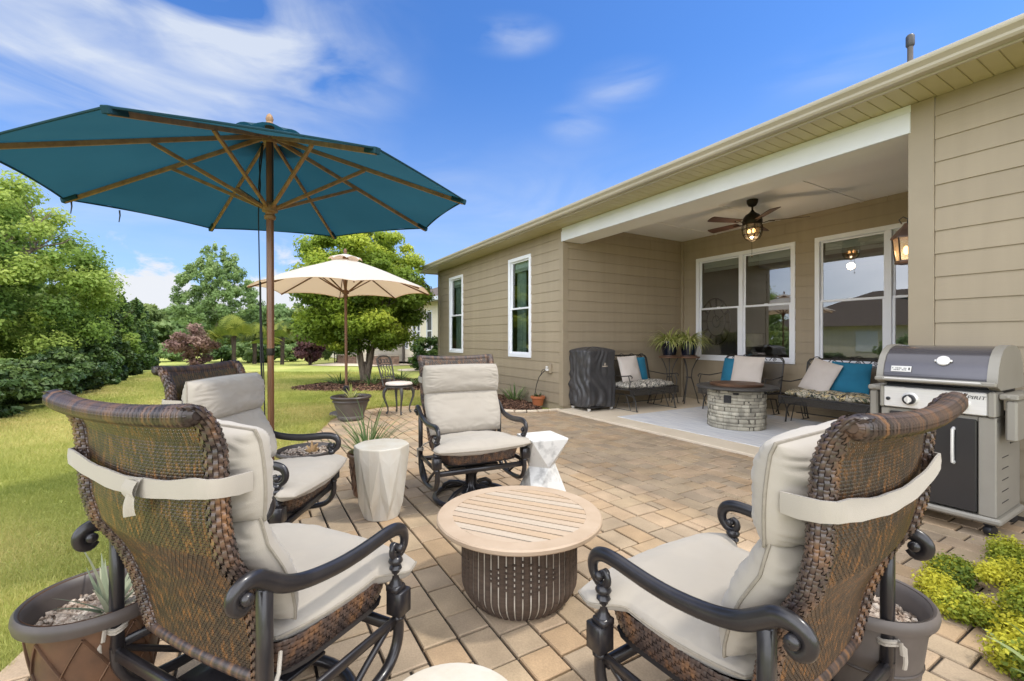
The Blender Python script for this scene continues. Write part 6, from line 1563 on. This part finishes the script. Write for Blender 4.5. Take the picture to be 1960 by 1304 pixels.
mb = MB(); mb.add([(-33, 4.1, 2.75), (-21.0, 4.1, 2.75), (-21.0, 6.0, 2.75), (-14, 6.0, 2.75), (-14, 14, 2.75), (-33, 14, 2.75)], [tuple(range(6))[::-1]])
mb.add([(-33, 4.1, 2.78), (-21.0, 4.1, 2.78), (-24, 7, 4.0), (-30, 7, 4.0), (-14, 6.0, 2.78), (-21.0, 6.0, 2.78), (-16, 10, 4.4), (-27, 10, 4.4), (-33, 14, 2.78), (-14, 14, 2.78)], [(0, 1, 2, 3), (1, 5, 7, 2), (5, 4, 6, 7), (4, 9, 6), (9, 8, 7, 6), (8, 0, 3, 7), (2, 7, 3)])
mb.build('roof', M['shingle'], nb, smooth=False)
mb = MB(); mb.box(-33, -21.5, 4.5, 4.6, 0, 2.75); mb.box(-32.9, -14.5, 13.5, 13.6, 0, 2.75); mb.box(-14.6, -14.5, 6.6, 13.5, 0, 2.75); mb.box(-33, -32.9, 4.6, 13.5, 0, 2.75); mb.build('outer_wall', M['siding_cream'], nb, smooth=False)
mb = MB(); mb.box(-21.2, -13.9, 5.93, 6.03, 2.66, 2.80); mb.build('gutter', M['white'], nb, smooth=False)
# its patio
pad = [(-9.2, 20.2), (-6.0, 19.6), (-4.6, 20.6), (-5.1, 23.5), (-8.8, 24.2)]
sheet('neighbour_patio', pad, -.005, M['concrete'])
def stone_wall(label, pts, h):
    t = thing('stone_seat_wall', label, 'garden wall', (pts[0][0], pts[0][1], 0)); o = pts[0]; mb = MB(); mc = MB()
    for p, q in zip(pts[:-1], pts[1:]):
        P = (p[0] - o[0], p[1] - o[1]); Q = (q[0] - o[0], q[1] - o[1]); L = math.hypot(Q[0] - P[0], Q[1] - P[1]); n = max(1, int(L / .32))
        for r in range(3):
            for k in range(n):
                a, b = (k + .02 + .5 * (r % 2) * 0) / n, (k + .97) / n
                mb.bar((P[0] + (Q[0] - P[0]) * a, P[1] + (Q[1] - P[1]) * a, h / 3 * (r + .5) - .02), (P[0] + (Q[0] - P[0]) * b, P[1] + (Q[1] - P[1]) * b, h / 3 * (r + .5) - .02), .28 + .015 * ((k * 7 + r * 3) % 3), h / 3 - .008, .006)
        mc.bar((P[0], P[1], h + .02), (Q[0], Q[1], h + .02), .36, .05, .006)
    mb.build('stacked_blocks', M['stonewall'], t, smooth=False); mc.build('cap', M['capstone'], t, smooth=False)
stone_wall('low curved stone seat wall at the left of the neighbour patio', [(-8.7, 22.4), (-8.1, 22.0), (-7.3, 22.1)], .38)
stone_wall('low stone seat wall behind the yellow-green tree trunk', [(-6.9, 21.3), (-6.1, 20.7), (-5.3, 20.9)], .40)
stone_wall('low stone seat wall under the clipped boxwood', [(-7.2, 23.6), (-6.2, 23.5), (-5.3, 23.6)], .42)
stone_wall('short stone pillar topped by a boxwood on the neighbour patio', [(-5.3, 22.9), (-4.8, 22.9)], .55)
mb = MB(); mb.lathe([(.62, 0), (.62, .02)], 40, c=(-3.85, 17.4, -.02)); o = mb.build('round_pad', M['concrete']); tag(o, kind='structure')
# house on the far side of the lawn, mirrored in the porch windows
h2 = thing('brown_roofed_house', 'low tan house with wide brown shingle roof across the lawn, mirrored in the porch windows', 'house', HW(-11.0, -17.5), HR)
mb = MB(); mb.box(-5, 7, -4, 4, -.1, 1.9); mb.build('wall', M['siding_cream'], h2, smooth=False)
mb = MB(); mb.add([(-5.5, -4.5, 1.9), (7.5, -4.5, 1.9), (7.5, 4.5, 1.9), (-5.5, 4.5, 1.9), (-1.2, 0, 4.1), (6.5, 0, 4.1)], [(0, 1, 5, 4), (1, 2, 5), (2, 3, 4, 5), (3, 0, 4), (3, 2, 1, 0)]); mb.build('roof', M['shingle'], h2, smooth=False)
mb = MB()
for x_ in (-3, 0, 4): mb.box(x_ - .5, x_ + .5, 4.0, 4.04, .5, 1.6)
mb.build('window', M['white'], h2, smooth=False)
for i, (s, w, h, r) in enumerate([(-12.8, -9.0, 1.5, 1.0), (-8.2, -9.5, 1.4, 1.0), (-15.5, -11, 2.6, 1.3)]):
    x, y, _ = HW(s, w); tree('green_shrub', 'loose green shrub in front of the brown roofed house, %s from its corner' % ORD[i], x, y, .1, .03, (0, 0, h * .5, r, r, h * .5), None, 3000, .12, M['l_mid'], M['bark_dark'], 'shrub', 'shrubs across the lawn', 140 + i, nclump=24, depth=1)

# ------------------------------------------------------------------ sky, sun, camera
w = bpy.data.worlds.new('World'); SC.world = w; w.use_nodes = True; nt = w.node_tree; L = nt.links.new
bg = nt.nodes['Background']; bg.inputs['Strength'].default_value = .15
SUN_EL = R(60); SUN_AZ = R(100)      # azimuth measured clockwise from +Y (the viewing direction)
sky = N(nt, 'ShaderNodeTexSky', sky_type='NISHITA'); sky.sun_disc = False; sky.sun_elevation = SUN_EL; sky.sun_rotation = SUN_AZ
sky.air_density = 1.0; sky.dust_density = .6; sky.ozone_density = 2.5
tc = N(nt, 'ShaderNodeTexCoord')
def dirpx(u, v): return Vector(((u - 980) / 850, 1, (648 - v) / 850)).normalized()
def math_(op, a, b=None, c=None, clamp=False):
    n = N(nt, 'ShaderNodeMath', operation=op); n.use_clamp = clamp
    for i, x_ in enumerate((a, b, c)):
        if x_ is None: continue
        if isinstance(x_, (int, float)): n.inputs[i].default_value = x_
        else: L(x_, n.inputs[i])
    return n.outputs[0]
nrm_ = N(nt, 'ShaderNodeVectorMath', operation='NORMALIZE'); L(tc.outputs['Generated'], nrm_.inputs[0]); D = nrm_.outputs[0]
sep = N(nt, 'ShaderNodeSeparateXYZ'); L(D, sep.inputs[0])
def noise_(vec, scale, detail=8, rough=.55, dist=0, st=(1, 1, 1), rot=(0, 0, 0)):
    mp = N(nt, 'ShaderNodeMapping'); mp.inputs['Scale'].default_value = st; mp.inputs['Rotation'].default_value = rot; L(vec, mp.inputs[0])
    n = N(nt, 'ShaderNodeTexNoise'); n.inputs['Scale'].default_value = scale; n.inputs['Detail'].default_value = detail; n.inputs['Roughness'].default_value = rough; n.inputs['Distortion'].default_value = dist; L(mp.outputs[0], n.inputs['Vector']); return n.outputs['Fac']
def blob(u, v, deg, power=1.0, st=(1, 1, 1)):
    d = dirpx(u, v)
    sb = N(nt, 'ShaderNodeVectorMath', operation='SUBTRACT'); L(D, sb.inputs[0]); sb.inputs[1].default_value = d
    ml = N(nt, 'ShaderNodeVectorMath', operation='MULTIPLY'); L(sb.outputs[0], ml.inputs[0]); ml.inputs[1].default_value = st
    ln = N(nt, 'ShaderNodeVectorMath', operation='LENGTH'); L(ml.outputs[0], ln.inputs[0])
    mr = N(nt, 'ShaderNodeMapRange', interpolation_type='SMOOTHSTEP'); mr.inputs['From Min'].default_value = math.radians(deg); mr.inputs['From Max'].default_value = 0; mr.inputs['To Max'].default_value = power; L(ln.outputs['Value'], mr.inputs[0]); return mr.outputs[0]
def addall(xs):
    r = xs[0]
    for x_ in xs[1:]: r = math_('ADD', r, x_)
    return r
cir = noise_(D, 2.6, 9, .5, 1.3, (1, 1, 3.4), (0, R(-16), 0)); cir2 = noise_(D, 7, 8, .55, .9, (1, 1, 3.0), (0, R(-10), 0))
cmask = addall([blob(60, 130, 34, 1.0, (1, 1, 1.5)), blob(420, 40, 24, .6, (1, 1, 1.6)), blob(620, 140, 12, .75, (1, 1, 2.4)), blob(975, 70, 6.5, .75, (1, 1, 3.0)), blob(1190, 165, 7, .7, (1, 1, 2.4)), blob(1110, 235, 5.5, .65, (1, 1, 2.0)), blob(1000, 400, 30, .34, (.5, 1, 3)), blob(1600, 130, 10, .25, (1, 1, 3))])
cf = math_('MULTIPLY', cmask, math_('MULTIPLY_ADD', cir, 2.8, -1.0, clamp=True)); cf = math_('MULTIPLY', math_('MULTIPLY', cf, math_('MULTIPLY_ADD', cir2, 1.2, .35), clamp=True), .82)
cu_n = noise_(D, 13, 9, .62, .3, (1, 1, 1.4))
umask = addall([blob(245, 590, 10, 1.0, (.8, 1, 1.0)), blob(330, 610, 8, .8, (.8, 1, 1.1)), blob(560, 560, 9.5, .9, (.9, 1, 1.0)), blob(480, 600, 8, .7, (.7, 1, 1.8)), blob(160, 610, 10, .7, (.7, 1, 1.8)), blob(800, 600, 8, .8, (.8, 1, 1.6))])
uf = N(nt, 'ShaderNodeMapRange', interpolation_type='SMOOTHSTEP'); uf.inputs['From Min'].default_value = .66; uf.inputs['From Max'].default_value = .80; L(math_('MULTIPLY_ADD', umask, .34, math_('MULTIPLY', cu_n, 1.0)), uf.inputs[0]); uf = math_('MULTIPLY', uf.outputs[0], math_('MULTIPLY', umask, 1.4, clamp=True), clamp=True)
# cloud deck the windows mirror, behind the viewer, made overbright as added fill light
bk_ = N(nt, 'ShaderNodeMapRange', interpolation_type='SMOOTHSTEP'); bk_.inputs['From Min'].default_value = .25; bk_.inputs['From Max'].default_value = -.45; L(sep.outputs['Y'], bk_.inputs[0])
bn = noise_(D, 2.2, 8, .55, .5, (1, 1, 2.4)); bf = math_('MULTIPLY', bk_.outputs[0], math_('MULTIPLY_ADD', bn, 1.3, .10, clamp=True), clamp=True)
hz = N(nt, 'ShaderNodeMapRange', interpolation_type='SMOOTHSTEP'); hz.inputs['From Min'].default_value = .55; hz.inputs['From Max'].default_value = -.02; hz.inputs['To Max'].default_value = .50; L(sep.outputs['Z'], hz.inputs[0])
tint = N(nt, 'ShaderNodeMix', data_type='RGBA', blend_type='MULTIPLY'); tint.inputs[0].default_value = 1; L(sky.outputs[0], tint.inputs[6]); tint.inputs[7].default_value = (SKY_T[0], SKY_T[1], SKY_T[2], 1)
def mixc(f, a, col):
    m_ = N(nt, 'ShaderNodeMix', data_type='RGBA'); L(f, m_.inputs[0]); L(a, m_.inputs[6]); m_.inputs[7].default_value = rgba(col); return m_.outputs[2]
K = 1 / .15
c = mixc(hz.outputs[0], tint.outputs[2], (.62 * K, .74 * K, .92 * K))
c = mixc(cf, c, (.80 * K, .86 * K, .95 * K)); c = mixc(uf, c, (.86 * K, .89 * K, .95 * K)); c = mixc(bf, c, (3.8 * K, 3.85 * K, 4.0 * K))
topm = N(nt, 'ShaderNodeMapRange', interpolation_type='SMOOTHSTEP'); topm.inputs['From Min'].default_value = .64; topm.inputs['From Max'].default_value = .9; topm.inputs['To Max'].default_value = .85; L(sep.outputs['Z'], topm.inputs[0])
c = mixc(topm.outputs[0], c, (2.0 * K, 2.0 * K, 2.0 * K))  # unseen white sky overhead, added as neutral fill light
L(c, bg.inputs['Color'])
sun = bpy.data.lights.new('sun', 'SUN'); sun.energy = 2.3; sun.angle = R(4); sun.color = (1, .95, .86)
so = bpy.data.objects.new('sun', sun); COL.objects.link(so)
sd = Vector((math.sin(SUN_AZ) * math.cos(SUN_EL), math.cos(SUN_AZ) * math.cos(SUN_EL), math.sin(SUN_EL)))
so.rotation_euler = sd.to_track_quat('Z', 'Y').to_euler()
# the two lit lamps
for nm, loc, e in (('fan_light', HW(-3.73, 6.18, 2.50), 9), ('lantern_light', HW(SR - .17, 5.0, 2.0), 1.0)):
    l = bpy.data.lights.new(nm, 'POINT'); l.energy = e; l.color = (1, .72, .42); l.shadow_soft_size = .06; lo_ = bpy.data.objects.new(nm, l); COL.objects.link(lo_); lo_.location = loc
cam = bpy.data.cameras.new('camera'); co = bpy.data.objects.new('camera', cam); COL.objects.link(co)
cam.sensor_width = 36; cam.lens = 850 / 1960 * 36; cam.shift_y = -4 / 1960; cam.clip_start = .03; cam.clip_end = 1200
co.location = (0, 0, 1.22); co.rotation_euler = (PI / 2, 0, 0); SC.camera = co
SC.view_settings.view_transform = 'Standard'; SC.view_settings.look = 'None'; SC.view_settings.exposure = 0; SC.view_settings.gamma = 1
SC.cycles.max_bounces = 8; SC.cycles.transparent_max_bounces = 16; SC.cycles.use_denoising = True
try: SC.cycles.denoiser = 'OPENIMAGEDENOISE'
except Exception: pass
